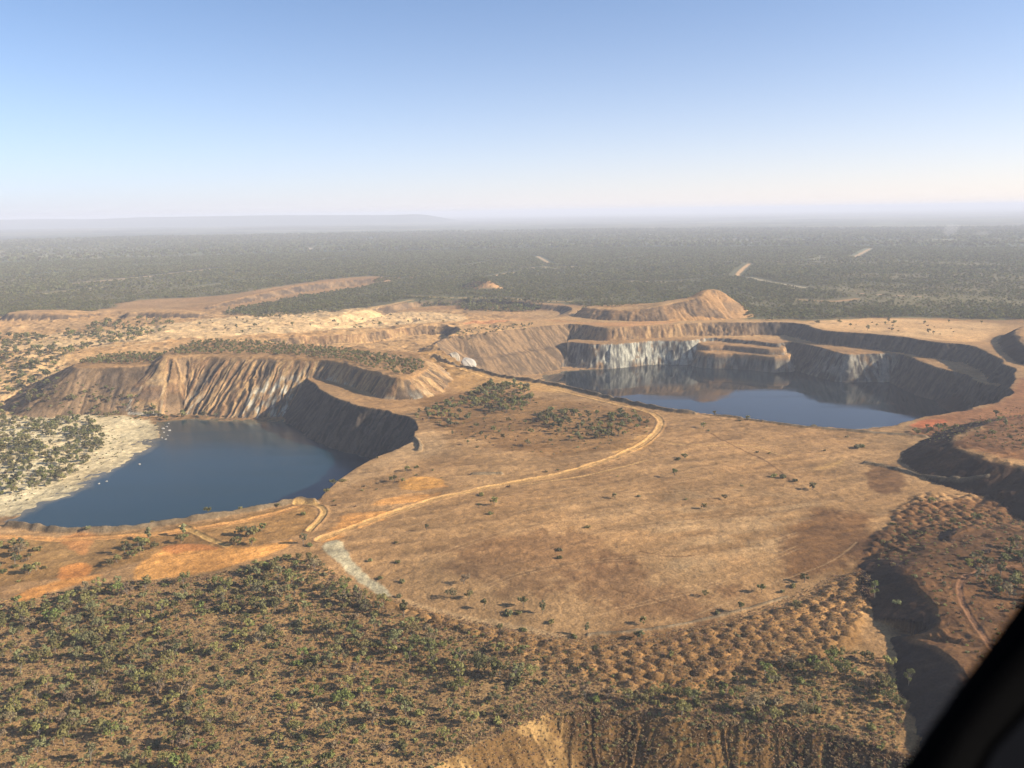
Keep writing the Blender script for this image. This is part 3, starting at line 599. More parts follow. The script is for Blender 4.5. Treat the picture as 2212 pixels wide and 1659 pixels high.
HLAB = {'left': 'large flat topped spoil heap with gullied face above the left lake', 'left_low': 'lower brown spoil shelf at the left end of the big gullied heap',
        'far': 'long spoil bank rising to a pale peak behind the right lake', 'cone': 'small pale cone of spoil standing alone in the bush', 'ridge': 'long low sandy ridge in the bush behind the pale field',
        'knoll': 'tiny pale knoll at the right end of the long sandy ridge', 'mesa': 'reddish flat topped bank at the left edge before the bush', 'scarp': 'short red brown bank between the bush and the sandy land',
        'edge': 'dark spoil heap at the right edge above the right lake', 'plateau': 'broad brown heap with a black shaded face right of the field', 'near': 'brown heap with two shaded hollows and a track on top',
        'small': 'small dark hump among the dumped mounds'}
for hi, h in enumerate(HEAP_OBJ[:12]): REGINFO[10 + hi] = ('spoil_heap', HLAB[h[0]])
for rid, (nm, lab) in REGINFO.items():
    f = FQ[FR == rid]
    if not len(f): print('no faces', nm, rid); continue
    used, inv = np.unique(f, return_inverse=True); f2 = inv.reshape(f.shape)
    me = mesh_np(nm, P3.reshape(-1, 3)[used], f2, [GM], True)
    at = me.attributes.new('soil', 'FLOAT_COLOR', 'POINT'); at.data.foreach_set('color', COL[used].ravel())
    me.normals_split_custom_set_from_vertices(NRM[used].astype(np.float32))
    tag(link(nm, me), lab, None, None, 'structure')

# ------------------------------------------------------------------ far hills on the left horizon
hx = np.linspace(-22000, 2500, 300); rows = np.linspace(0, 1, 14)
HX, HR = np.meshgrid(hx, rows)
env = sstep(-700, -2300, HX) * .93 + sstep(-3000, -6500, HX) * .07
prof = np.sin(np.clip(HR * 1.15, 0, 1) * math.pi / 2)
HY = 17000 + HR * 3000 + (fbm(HX, HR * 900, 3000, 91, 3) - .5) * 1500 + np.abs(HX) * .08
HZ = np.minimum(-30 + prof * (219 + 70 * (fbm(HX, HR * 500, 1700, 92, 4) - .5)) * env, 236)
V = np.stack([HX.ravel(), HY.ravel(), HZ.ravel()], -1)
jj = np.arange(len(hx) * len(rows)).reshape(len(rows), len(hx))
HF = np.stack([jj[:-1, :-1], jj[:-1, 1:], jj[1:, 1:], jj[1:, :-1]], -1).reshape(-1, 4)
tag(link('hills', mesh_np('hills', V, HF, [plain('far_bush', tuple(alb((92, 98, 76))))], True)), 'low blue hills along the left horizon', None, None, 'structure')

# ------------------------------------------------------------------ lakes
def water(name, o_pts, z, c, label, rough):
    m, t, b = mat(name)
    b.inputs['Base Color'].default_value = (*c, 1); b.inputs['Roughness'].default_value = rough; b.inputs['IOR'].default_value = 1.33; b.inputs['Specular IOR Level'].default_value = .3 if rough > .1 else .4
    geo = t.nodes.new('ShaderNodeNewGeometry')
    mq = t.nodes.new('ShaderNodeMapping'); mq.inputs['Scale'].default_value = (.006, .03, 1); nq = t.nodes.new('ShaderNodeTexNoise'); nq.inputs['Scale'].default_value = 1; nq.inputs['Detail'].default_value = 4
    t.links.new(geo.outputs['Position'], mq.inputs['Vector']); t.links.new(mq.outputs[0], nq.inputs['Vector'])
    rq = t.nodes.new('ShaderNodeMapRange'); rq.inputs[1].default_value = .42; rq.inputs[2].default_value = .66; rq.inputs[3].default_value = rough; rq.inputs[4].default_value = rough + .09
    t.links.new(nq.outputs['Fac'], rq.inputs[0]); t.links.new(rq.outputs[0], b.inputs['Roughness'])
    n = t.nodes.new('ShaderNodeTexNoise'); n.inputs['Scale'].default_value = .35; n.inputs['Detail'].default_value = 3
    t.links.new(geo.outputs['Position'], n.inputs['Vector'])
    bp = t.nodes.new('ShaderNodeBump'); bp.inputs['Strength'].default_value = .05; bp.inputs['Distance'].default_value = .2
    t.links.new(n.outputs['Fac'], bp.inputs['Height']); t.links.new(bp.outputs[0], b.inputs['Normal'])
    o = Outline(o_pts, z, None, True, 0)
    gx = np.arange(o.lo[0], o.hi[0] + 3, 3.0); gy = np.arange(o.lo[1], o.hi[1] + 3, 3.0)
    GX, GY = np.meshgrid(gx, gy); k = np.arange(GX.size).reshape(GX.shape)
    q = np.stack([k[:-1, :-1], k[:-1, 1:], k[1:, 1:], k[1:, :-1]], -1).reshape(-1, 4)
    dd, _ = o.dist(GX.ravel(), GY.ravel()); q = q[(dd[q] < 0).all(1)]
    used, inv = np.unique(q, return_inverse=True)
    X_, Y_ = GX.ravel()[used], GY.ravel()[used]
    tz_, _ = terrain(X_, Y_, False)
    me = mesh_np(name, np.stack([X_, Y_, np.full(len(X_), z)], -1), inv.reshape(q.shape), [m], True)
    at_ = me.attributes.new('depth', 'FLOAT', 'POINT'); at_.data.foreach_set('value', np.clip(z - tz_, 0, 20).astype(np.float32))
    an = t.nodes.new('ShaderNodeAttribute'); an.attribute_name = 'depth'
    dr = t.nodes.new('ShaderNodeMapRange'); dr.inputs[1].default_value = 0; dr.inputs[2].default_value = 2.6; dr.interpolation_type = 'SMOOTHSTEP'
    t.links.new(an.outputs['Fac'], dr.inputs[0])
    mc = t.nodes.new('ShaderNodeMix'); mc.data_type = 'RGBA'; mc.inputs[6].default_value = (.10, .085, .05, 1); mc.inputs[7].default_value = (*c, 1)
    t.links.new(dr.outputs[0], mc.inputs[0]); t.links.new(mc.outputs[2], b.inputs['Base Color'])
    tag(link(name, me), label, None, None, 'structure')
water('lake', [(0, 1125), (150, 1050), (270, 975), (300, 900), (480, 890), (760, 880), (960, 900), (960, 1000), (780, 1090), (560, 1150), (200, 1190), (20, 1170)], ZL, (.004, .024, .032), 'deep blue green lake filling the left pit', .16)
water('lake', [(1130, 822), (1200, 785), (1500, 760), (1900, 768), (2190, 830), (2150, 905), (1900, 950), (1500, 915), (1250, 850)], ZR, (.006, .011, .014), 'still dark lake in the right pit mirroring its rock walls', .025)

# ------------------------------------------------------------------ vegetation models
def leaves(centers, radii, n, size, rs, flat=.75):
    V, Fc = [], []
    tot = sum(r ** 2 for r in radii)
    for c, r in zip(centers, radii):
        k = max(3, int(n * r * r / tot))
        for _ in range(k):
            dv = rs.normal(size=3); dv /= np.linalg.norm(dv) + 1e-9
            q = r * rs.uniform(.55, 1.0) * dv * np.array([1, 1, flat])
            p = np.array(c) + q
            nn = dv + rs.normal(size=3) * .6 + np.array([0, 0, .4]); nn /= np.linalg.norm(nn)
            t1 = np.cross(nn, rs.normal(size=3)); t1 /= np.linalg.norm(t1) + 1e-9; t2 = np.cross(nn, t1)
            a, b2 = size * rs.uniform(.6, 1.3), size * rs.uniform(.45, .95)
            i = len(V)
            V += [p - t1 * a - t2 * b2 * .4, p + t1 * a * .2 - t2 * b2, p + t1 * a + t2 * b2 * .3, p - t1 * a * .2 + t2 * b2]
            Fc.append((i, i + 1, i + 2, i + 3))
    return np.array(V), np.array(Fc)

def tube(p0, p1, r0, r1, V, Fc, seg=5):
    p0, p1 = np.array(p0, float), np.array(p1, float)
    ax = p1 - p0; ax /= np.linalg.norm(ax) + 1e-9
    t1 = np.cross(ax, [.3, .9, .1]); t1 /= np.linalg.norm(t1) + 1e-9; t2 = np.cross(ax, t1)
    i = len(V)
    for p, r in ((p0, r0), (p1, r1)):
        for k in range(seg):
            a = 2 * math.pi * k / seg; V.append(p + (t1 * math.cos(a) + t2 * math.sin(a)) * r)
    for k in range(seg): Fc.append((i + k, i + (k + 1) % seg, i + seg + (k + 1) % seg, i + seg + k))

def tree_model(kind, seed, n=330, size=.31):
    """unit: metres, about 6 m tall; returns crown (V,F) and trunk (V,F)"""
    rs = np.random.default_rng(seed)
    Vt, Ft = [], []
    if kind == 'round':   hgt, base, spread, nc = 4.7, 1.0, 2.0, 8
    elif kind == 'broad': hgt, base, spread, nc = 4.9, 1.5, 3.0, 10
    elif kind == 'tall':  hgt, base, spread, nc = 6.6, 1.4, 1.6, 8
    elif kind == 'ragged': hgt, base, spread, nc = 5.3, 1.5, 2.5, 7
    else:                 hgt, base, spread, nc = 4.0, .9, 2.3, 7        # leaning
    lean = np.array([.9, .3, 0]) if kind == 'leaning' else rs.normal(size=3) * [.15, .15, 0]
    fork = np.array([0, 0, base]) + lean * .6
    mid = fork * .5 + rs.normal(size=3) * [.08, .08, 0]
    tube((0, 0, -.4), mid, .17, .13, Vt, Ft); tube(mid, fork, .13, .11, Vt, Ft)
    C, R = [], []
    for k in range(nc):
        a = 2 * math.pi * k / nc + rs.uniform(-.4, .4)
        q = spread * rs.uniform(.35, 1.0) if k else .2
        zz = base + (hgt - base) * (rs.uniform(.25, .85) if k else .82)
        c = np.array([math.cos(a) * q, math.sin(a) * q, zz]) + lean * zz / hgt
        r = rs.uniform(.65, 1.1) * (spread / 2.1) ** .5 * (.75 if kind == 'ragged' else 1)
        C.append(c); R.append(r * (1.0 if rs.uniform() < .75 else .6))
        el = fork + (c - fork) * .5 + np.array([0, 0, .15])
        tube(fork, el, .075, .05, Vt, Ft, 4); tube(el, c, .05, .02, Vt, Ft, 4)
    V, Fc = leaves(C, R, n, size, rs, .8)
    return (V, Fc), (np.array(Vt), np.array(Ft))

def shrub_model(seed, n=110, size=.26, dome=True):
    rs = np.random.default_rng(seed)
    C, R = [], []
    for k in range(5):
        a = 2 * math.pi * k / 5 + rs.uniform(-.5, .5); q = rs.uniform(.2, .75)
        C.append((math.cos(a) * q, math.sin(a) * q, rs.uniform(.35, .8))); R.append(rs.uniform(.4, .62))
    return leaves(C, R, n, size, rs, .8)

def tuft_model(seed):
    rs = np.random.default_rng(seed)
    C = [(rs.normal() * .25, rs.normal() * .25, .14) for _ in range(3)]
    return leaves(C, [.3, .26, .24], 16, .17, rs, .6)

BARK = plain('bark', (.16, .13, .10))
LEAF = {'olive': leaf_material('olive_leaves', (.205, .178, .058)), 'dark green': leaf_material('dark_leaves', (.140, .136, .044)), 'grey green': leaf_material('grey_leaves', (.190, .178, .076)),
        'bright green': leaf_material('bright_leaves', (.170, .185, .048)), 'yellow green': leaf_material('yellow_leaves', (.235, .200, .066)),
        'dry brown': leaf_material('brown_leaves', (.225, .165, .088))}
DRY = leaf_material('dry_shrub', (.235, .160, .078), .25)
STRAW = leaf_material('straw', (.33, .215, .108), .2)

# ------------------------------------------------------------------ where plants grow
def scatter_zone(pts, z, dens, clump=0.0, cscale=30, seed=1, thr=.5, jit=.9, feather=0):
    o = Outline(pts, z, None, True, 1)
    c = 1 / math.sqrt(dens)
    gx = np.arange(o.lo[0], o.hi[0], c); gy = np.arange(o.lo[1], o.hi[1], c)
    if not len(gx) or not len(gy): return np.zeros((0, 2))
    GX, GY = np.meshgrid(gx, gy); GX = GX.ravel(); GY = GY.ravel()
    rs = np.random.default_rng(seed)
    GX = GX + rs.uniform(-.5, .5, len(GX)) * c * jit * 1.6; GY = GY + rs.uniform(-.5, .5, len(GX)) * c * jit * 1.6
    d, _ = o.dist(GX, GY)
    k = d < 0
    if clump > 0:
        nz = fbm(GX, GY, cscale, 300 + seed, 3)
        k &= rs.uniform(size=len(GX)) < (1 - clump) + clump * sstep(thr - .08, thr + .08, nz)
    if feather: k &= rs.uniform(size=len(GX)) < np.clip(-d / feather, 0, 1)
    return np.stack([GX[k], GY[k]], -1)

# zone: phrase, polygon, z, density, clump, scale, threshold, tree share, size range, colour weights (olive, dark, grey, bright, yellow)
ZONES = [
    ('at the foot of the big gullied heap', [(60, 876), (250, 884), (450, 896), (590, 904), (590, 914), (340, 908), (120, 900), (30, 890)], -38, 1 / 60, .5, 24, .47, .4, (.6, 1.1), (4, 4, 1, 0, 1)),
    ('in the bottom left scrub', [(-60, 1330), (120, 1290), (250, 1262), (330, 1270), (420, 1330), (430, 1480), (500, 1700), (-60, 1700)], 0, 1 / 38, .66, 26, .47, .62, (.65, 1.15), (5, 2, 3, 1, 2)),
    ('below the orange diggings', [(250, 1250), (480, 1240), (640, 1200), (690, 1220), (700, 1330), (560, 1350), (400, 1330), (320, 1275)], 0, 1 / 42, .64, 24, .48, .62, (.65, 1.1), (5, 2, 3, 1, 1)),
    ('in the scrub below the gravel strip', [(690, 1220), (745, 1275), (860, 1325), (1000, 1370), (1200, 1440), (1200, 1490), (980, 1470), (800, 1400), (700, 1335)], 0, 1 / 40, .7, 24, .48, .72, (.7, 1.25), (3, 4, 2, 1, 1)),
    ('in the bottom centre scrub', [(430, 1340), (700, 1340), (800, 1405), (980, 1475), (1200, 1500), (1150, 1540), (930, 1650), (500, 1700)], 0, 1 / 50, .7, 26, .5, .55, (.6, 1.1), (5, 1, 3, 2, 2)),
    ('between the mounds and bottom bank', [(1230, 1500), (1500, 1490), (1640, 1450), (1780, 1430), (1880, 1390), (1920, 1420), (1960, 1540), (1900, 1600), (1770, 1565), (1600, 1555), (1450, 1550), (1300, 1520)], 0, 1 / 44, .6, 26, .48, .62, (.7, 1.2), (4, 4, 1, 1, 1)),
    ('beside the orange lakeside road', [(-40, 1175), (60, 1175), (110, 1200), (110, 1235), (40, 1262), (-40, 1275)], 0, 1 / 55, .5, 20, .45, .6, (.7, 1.2), (4, 3, 3, 0, 0)),
    ('left of the orange diggings', [(230, 1222), (265, 1190), (300, 1160), (350, 1160), (345, 1185), (300, 1215), (250, 1232)], 0, 1 / 40, .5, 16, .42, .75, (.7, 1.2), (4, 4, 2, 0, 0)),
    ('above the orange diggings', [(345, 1160), (370, 1148), (420, 1150), (425, 1172), (360, 1176)], 0, 1 / 30, .3, 14, .42, .8, (.7, 1.1), (3, 5, 1, 0, 0)),
    ('on the grass between the two lakeside tracks', [(490, 1160), (520, 1140), (570, 1138), (560, 1180), (500, 1182)], 0, 1 / 45, .4, 14, .42, .7, (.7, 1.1), (4, 4, 2, 0, 0)),
    ('in the scrub on the pale shore', [(-60, 905), (60, 910), (190, 902), (235, 945), (190, 1000), (140, 1035), (60, 1060), (-60, 1085)], -37, 1 / 42, .6, 30, .46, .7, (.6, 1.15), (3, 3, 5, 0, 0)),
    ('on the grassy rise between the lakes', [(1010, 850), (1060, 828), (1150, 838), (1160, 880), (1080, 900), (1010, 880)], 0, 1 / 48, .5, 24, .46, .75, (.65, 1.15), (4, 3, 3, 0, 0)),
    ('at the foot of the bright heap flank', [(880, 895), (950, 870), (1010, 858), (1030, 900), (980, 930), (920, 915)], 0, 1 / 75, .5, 24, .46, .6, (.6, 1.1), (4, 2, 4, 0, 0)),
    ('on the grass inside the bend of the main track', [(1160, 895), (1250, 890), (1330, 895), (1405, 895), (1405, 925), (1330, 950), (1230, 955), (1180, 935)], 0, 1 / 55, .6, 26, .46, .7, (.65, 1.1), (4, 3, 3, 0, 0)),
    ('on the brown slope between the lakes', [(940, 930), (1160, 900), (1180, 940), (1300, 960), (1150, 985), (1000, 975)], 0, 1 / 330, .5, 26, .46, .5, (.5, .9), (4, 3, 3, 0, 0)),
    ('on the brown heap near the right edge', [(2080, 1195), (2160, 1165), (2240, 1170), (2260, 1330), (2180, 1320), (2100, 1260)], 12, 1 / 38, .5, 22, .45, .6, (.7, 1.2), (4, 5, 1, 0, 0)),
    ('on the broad brown hillside at the right', [(1980, 930), (2100, 890), (2212, 860), (2260, 870), (2260, 1000), (2150, 985), (2060, 945)], 10, 1 / 190, .6, 30, .46, .3, (.5, .9), (3, 5, 1, 0, 0)),
    ('in the dark strip by the right lake bank', [(1960, 932), (2010, 922), (2060, 926), (2050, 944), (1980, 942)], 0, 1 / 40, .3, 20, .4, .6, (.6, 1.0), (3, 5, 1, 0, 0)),
    ('among the dark mounds at the right', [(1880, 1190), (1960, 1070), (2200, 1080), (2212, 1130), (2040, 1150), (1930, 1210)], 0, 1 / 240, .5, 30, .46, .3, (.5, .9), (3, 5, 1, 0, 0)),
    ('on the sandy land at the far left', [(-60, 720), (120, 735), (270, 690), (400, 700), (330, 735), (160, 770), (120, 800), (60, 850), (-60, 870)], -5, 1 / 120, .75, 50, .47, .6, (.8, 1.5), (3, 5, 3, 0, 0)),
    ('on the pale field behind the left heap', [(420, 700), (740, 676), (990, 672), (1000, 700), (830, 708), (640, 722), (430, 732)], -6, 1 / 700, .65, 50, .47, .3, (.6, 1.2), (3, 5, 3, 0, 0)),
    ('on the pale field behind the right lake', [(1730, 695), (1900, 690), (2060, 694), (2140, 702), (2110, 735), (1960, 722), (1820, 708)], 0, 1 / 900, .6, 50, .45, .4, (.6, 1.2), (3, 5, 1, 0, 0)),
    ('in the shaded hollow behind the pale field', [(990, 655), (1080, 655), (1165, 660), (1175, 672), (1080, 676), (1000, 672)], -12, 1 / 60, .3, 30, .42, .7, (.8, 1.4), (2, 6, 2, 0, 0)),
    ('on the wide brown field', [(760, 1190), (900, 1120), (1200, 1050), (1420, 990), (1800, 960), (1900, 1000), (1840, 1100), (1700, 1230), (1450, 1340), (1200, 1350), (950, 1310), (820, 1260)], 0, 1 / 2400, .6, 60, .45, .25, (.5, .9), (4, 3, 4, 0, 0)),
    ('on the face of the dumped mounds', [(900, 1340), (1200, 1390), (1450, 1380), (1750, 1290), (1860, 1250), (1880, 1330), (1700, 1420), (1450, 1470), (1200, 1430)], 0, 1 / 420, .6, 40, .48, .5, (.5, .9), (4, 4, 1, 0, 0)),
    ('on the streaked bank between left lake and main track', [(700, 1072), (820, 1030), (960, 1000), (960, 1050), (850, 1080), (700, 1150)], 0, 1 / 170, .6, 24, .46, .35, (.5, .9), (4, 3, 3, 0, 0)),
]
# plants placed one by one: u, v, tree?, scale, colour, phrase
SINGLES = [
    (1465, 993, 0, 1.6, 'dark green', 'alone on the wide brown field beside the faint track'), (1520, 925, 1, 1.0, 'dark green', 'by the end of the long bund'), (1530, 931, 0, 1.5, 'grey green', 'by the end of the long bund'),
    (800, 1212, 0, 1.5, 'grey green', 'right of the grey gravel strip'), (821, 1250, 0, 1.3, 'dark green', 'right of the grey gravel strip'), (869, 1258, 0, 1.4, 'grey green', 'right of the grey gravel strip'),
    (975, 1292, 1, .95, 'grey green', 'on the pale edge of the wide field'), (1046, 1316, 1, .75, 'grey green', 'on the pale edge of the wide field'), (1098, 1328, 0, 2.0, 'grey green', 'on the pale edge of the wide field'), (1120, 1326, 0, 1.6, 'olive', 'on the pale edge of the wide field'),
    (1130, 1310, 1, .9, 'dark green', 'on the pale edge of the wide field'), (1172, 1325, 1, 1.0, 'grey green', 'on the pale edge of the wide field'), (1192, 1345, 0, 1.4, 'olive', 'on the pale edge of the wide field'), (1268, 1372, 1, .85, 'grey green', 'at the rim of the dumped mounds'),
    (1240, 1378, 0, 1.6, 'dark green', 'at the rim of the dumped mounds'), (1390, 1350, 1, .75, 'grey green', 'at the rim of the dumped mounds'), (1376, 1380, 1, .6, 'olive', 'at the rim of the dumped mounds'), (1080, 1355, 0, 1.3, 'dark green', 'at the rim of the dumped mounds'), (1130, 1362, 0, 1.3, 'dark green', 'at the rim of the dumped mounds'),
    (862, 1290, 0, 1.3, 'grey green', 'at the lower end of the grey gravel strip'), (655, 1176, 1, 1.0, 'dark green', 'at the end of the loop track'), (668, 1180, 0, 1.6, 'dark green', 'at the end of the loop track'), (655, 1112, 0, 1.6, 'olive', 'inside the loop track'),
    (1738, 1258, 1, 1.0, 'dark green', 'beside the dark burnt grass'), (1712, 1268, 0, 1.6, 'olive', 'beside the dark burnt grass'), (1645, 1280, 1, .8, 'grey green', 'beside the dark burnt grass'), (1690, 1280, 0, 1.3, 'grey green', 'beside the dark burnt grass'), (1600, 1322, 1, .7, 'grey green', 'at the rim of the dumped mounds'), (1550, 1325, 0, 1.3, 'grey green', 'at the rim of the dumped mounds'),
    (1757, 921, 1, 1.25, 'olive', 'on the near bank of the right lake'), (1616, 908, 1, .9, 'dark green', 'on the near bank of the right lake'), (1598, 905, 0, 1.6, 'olive', 'on the near bank of the right lake'), (1544, 897, 1, .8, 'dark green', 'on the near bank of the right lake'),
    (1690, 1032, 0, 2.2, 'grey green', 'in the middle of the wide brown field'), (1672, 1030, 0, 1.8, 'olive', 'in the middle of the wide brown field'), (1718, 1040, 0, 1.8, 'grey green', 'in the middle of the wide brown field'), (1850, 968, 0, 2.6, 'grey green', 'on the field near the right lake'), (1862, 966, 0, 2.2, 'dark green', 'on the field near the right lake'),
    (1830, 945, 0, 1.8, 'dark green', 'on the field near the right lake'), (1662, 980, 0, 1.5, 'olive', 'on the field near the right lake'), (1635, 978, 0, 1.6, 'olive', 'on the field near the right lake'), (1602, 1050, 0, 1.2, 'dark green', 'in the middle of the wide brown field'),
    (450, 1120, 1, .75, 'olive', 'on the berm of the left lake'), (330, 1135, 0, 1.4, 'olive', 'on the berm of the left lake'), (600, 1095, 0, 1.6, 'olive', 'on the berm of the left lake'), (190, 1146, 0, 1.6, 'grey green', 'on the berm of the left lake'), (520, 1108, 0, 1.4, 'olive', 'on the berm of the left lake'),
    (720, 1050, 1, .9, 'dark green', 'on the bank at the right end of the left lake'), (740, 1040, 0, 1.8, 'olive', 'on the bank at the right end of the left lake'), (705, 1062, 0, 2.2, 'olive', 'on the bank at the right end of the left lake'), (815, 990, 0, 1.4, 'grey green', 'on the rim above the left lake'), (880, 962, 0, 1.3, 'grey green', 'on the rim above the left lake'),
    (1889, 1290, 1, 1.2, 'dark green', 'in front of the shaded heap hollow'), (1892, 1262, 0, 1.5, 'bright green', 'in front of the shaded heap hollow'), (1936, 1304, 0, 1.6, 'grey green', 'alone on the black shaded heap slope'), (1962, 1480, 1, 1.1, 'dark green', 'at the foot of the lower shaded hollow'),
    (1180, 1020, 0, 1.5, 'dark green', 'beside the main track'), (1100, 1052, 0, 1.4, 'dark green', 'beside the main track'), (1205, 1016, 0, 1.3, 'olive', 'beside the main track'), (1040, 1070, 0, 1.6, 'olive', 'beside the main track'), (845, 1040, 1, .7, 'dark green', 'on the yellow cut left of the main track'), (870, 1042, 1, .6, 'dark green', 'on the yellow cut left of the main track'),
    (643, 1436, 0, 2.0, 'bright green', 'vivid and round in the scrub below the grey gravel strip'), (398, 1460, 1, .75, 'bright green', 'standing apart on bare brown ground at the bottom'),
]
inst = []   # x, y, tree, scale, colour, phrase
cols = ['olive', 'dark green', 'grey green', 'bright green', 'yellow green', 'dry brown']
for zi, (ph, poly, z, dens, cl, cs, thr, tsh, (s0, s1), cw) in enumerate(ZONES):
    q = scatter_zone(poly, z, dens, cl, cs, 50 + zi, thr)
    rs = np.random.default_rng(900 + zi); cw = np.array(cw + ((2.5,) if 3 <= zi <= 5 or zi < 3 else (1,)), float); cw /= cw.sum()
    for p in q:
        tr = rs.uniform() < tsh
        s = (s0 + (s1 - s0) * rs.uniform() ** 1.2) * (1.32 if tr else 2.0)
        inst.append((p[0], p[1], tr, s, cols[rs.choice(6, p=cw)], ph))
nz_ = len(inst)
for u, v, tr, s, c, ph in SINGLES:
    x, y = W(u, v, 0)
    zz = 0.0
    for _ in range(6):
        zz = terrain(np.array([x]), np.array([y]), False)[0][0]; x, y = W(u, v, zz)
    inst.append((x, y, bool(tr), s * 1.15, c, ph))
ix = np.array([i[0] for i in inst]); iy = np.array([i[1] for i in inst])
iz, ireg, _, inv_ = terrain(ix, iy)
keep = (inv_ < .35) & ~((iz < ZL + .3) & RIM_L.near(ix, iy, 0) & (iy < 1000)) & ~((iz < ZR + 1.0)) & (iz > -60)
keep[nz_:] = True
inst = [(a, iz[k]) for k, a in enumerate(inst) if keep[k]]
print('plants', len(inst), 'trees', sum(a[0][2] for a in inst))

# models
FORMS = ['round', 'broad', 'tall', 'ragged', 'leaning']
tree_mesh = {}
for fi, f in enumerate(FORMS):
    for k in range(2):
        (V, Fc), (Vt, Ft) = tree_model(f, 100 + fi * 7 + k)
        tree_mesh[f, k] = (mesh_np('crown', V, Fc, [LEAF['olive']]), mesh_np('trunk', Vt, Ft, [BARK], True))
shrub_mesh = [mesh_np('shrub', *shrub_model(200 + k), [LEAF['olive']]) for k in range(4)]

def apparent(a):
    (x, y, tr, s, *_), z = a
    return s * (5.0 if tr else 1.6) / math.sqrt(x * x + y * y + (CAM_H - z) ** 2)
def inview(a):
    (x, y, tr, s, *_), z = a
    dv = np.array([x, y, z + 2 - CAM_H]); q = dv @ fwd
    u, v = CX + F_P * (dv @ cr) / q, CY - F_P * (dv @ cu) / q
    return -10 < u < 2222 and 400 < v < 1675 and not (u > 1940 + (1659 - v) * .73)
vis = [a for a in inst if inview(a)]
trees = sorted([a for a in vis if a[0][2]], key=apparent, reverse=True)
shrubs = sorted([a for a in vis if not a[0][2]], key=apparent, reverse=True)
solo = trees[:300] + shrubs[:300]
soloid = set(id(a) for a in solo)
rest = [a for a in inst if id(a) not in soloid]
print('solo', len(trees[:300]), len(shrubs[:300]), 'rest', len(rest))

FORMW = {'round': 'round', 'broad': 'spreading', 'tall': 'narrow', 'ragged': 'ragged', 'leaning': 'leaning'}
lab = {}
rows_ = []
for a in solo:
    (x, y, tr, s, c, ph), z = a
    f = FORMS[random.choices(range(5), (4, 4, 2.5, 3, 2))[0]]
    if tr:
        sz = 'small' if s < .78 else ('big' if s > 1.05 else '')
        L = ' '.join(t for t in (sz, c, FORMW[f], 'tree', ph) if t)
    else:
        sz = 'small' if s < 1.25 else ('large' if s > 1.75 else '')
        L = ' '.join(t for t in (sz, c, 'shrub', ph) if t)
    rows_.append([a, f, L]); lab.setdefault(L, []).append(len(rows_) - 1)
ORD = ['leftmost'] + [w_ + ' from left' for w_ in ('second', 'third', 'fourth', 'fifth', 'sixth', 'seventh', 'eighth', 'ninth')]
def number(ids, L):
    n = len(ids)
    if n == 1: rows_[ids[0]][2] = L; return
    ids = sorted(ids, key=lambda i: rows_[i][0][0][0] / rows_[i][0][0][1])
    for k, i in enumerate(ids):
        o_ = ('left one' if k == 0 else 'right one') if n == 2 else ('rightmost' if k == n - 1 else ORD[k])
        rows_[i][2] = f"{L}, {o_}"
for L, ids in lab.items():
    n = len(ids)
    if n == 1: continue
    if n <= 6: number(ids, L); continue
    ids = sorted(ids, key=lambda i: rows_[i][0][0][1])
    c3 = [ids[:n // 3], ids[n // 3:2 * n // 3], ids[2 * n // 3:]]
    for part_, w_ in zip(c3, ('near side', 'middle', 'far side')):
        if len(part_) <= 9: number(part_, f"{L}, {w_}")
        else:
            for i in part_: rows_[i][2] = f"{L}, {w_}"
def leafed(o, c):
    o.material_slots[0].link = 'OBJECT'; o.material_slots[0].material = LEAF[c]
for (a, f, L) in rows_:
    (x, y, tr, s, c, ph), z = a
    rz = random.uniform(0, 6.28)
    if tr:
        e = bpy.data.objects.new('tree', None); col.objects.link(e); e.empty_display_size = .5
        e.location = (x, y, z); e.rotation_euler = (0, 0, rz); e.scale = (s * random.uniform(.9, 1.12), s * random.uniform(.9, 1.12), s)
        tag(e, L, 'tree', 'trees ' + ph)
        cm, tm = tree_mesh[f, random.randint(0, 1)]
        leafed(link('crown', cm, e), c); link('trunk', tm, e)
    else:
        o = link('shrub', random.choice(shrub_mesh)); leafed(o, c)
        o.location = (x, y, z - .1); o.rotation_euler = (0, 0, rz); o.scale = (s * random.uniform(.9, 1.4), s * random.uniform(.9, 1.4), s)
        tag(o, L, 'shrub', 'shrubs ' + ph)

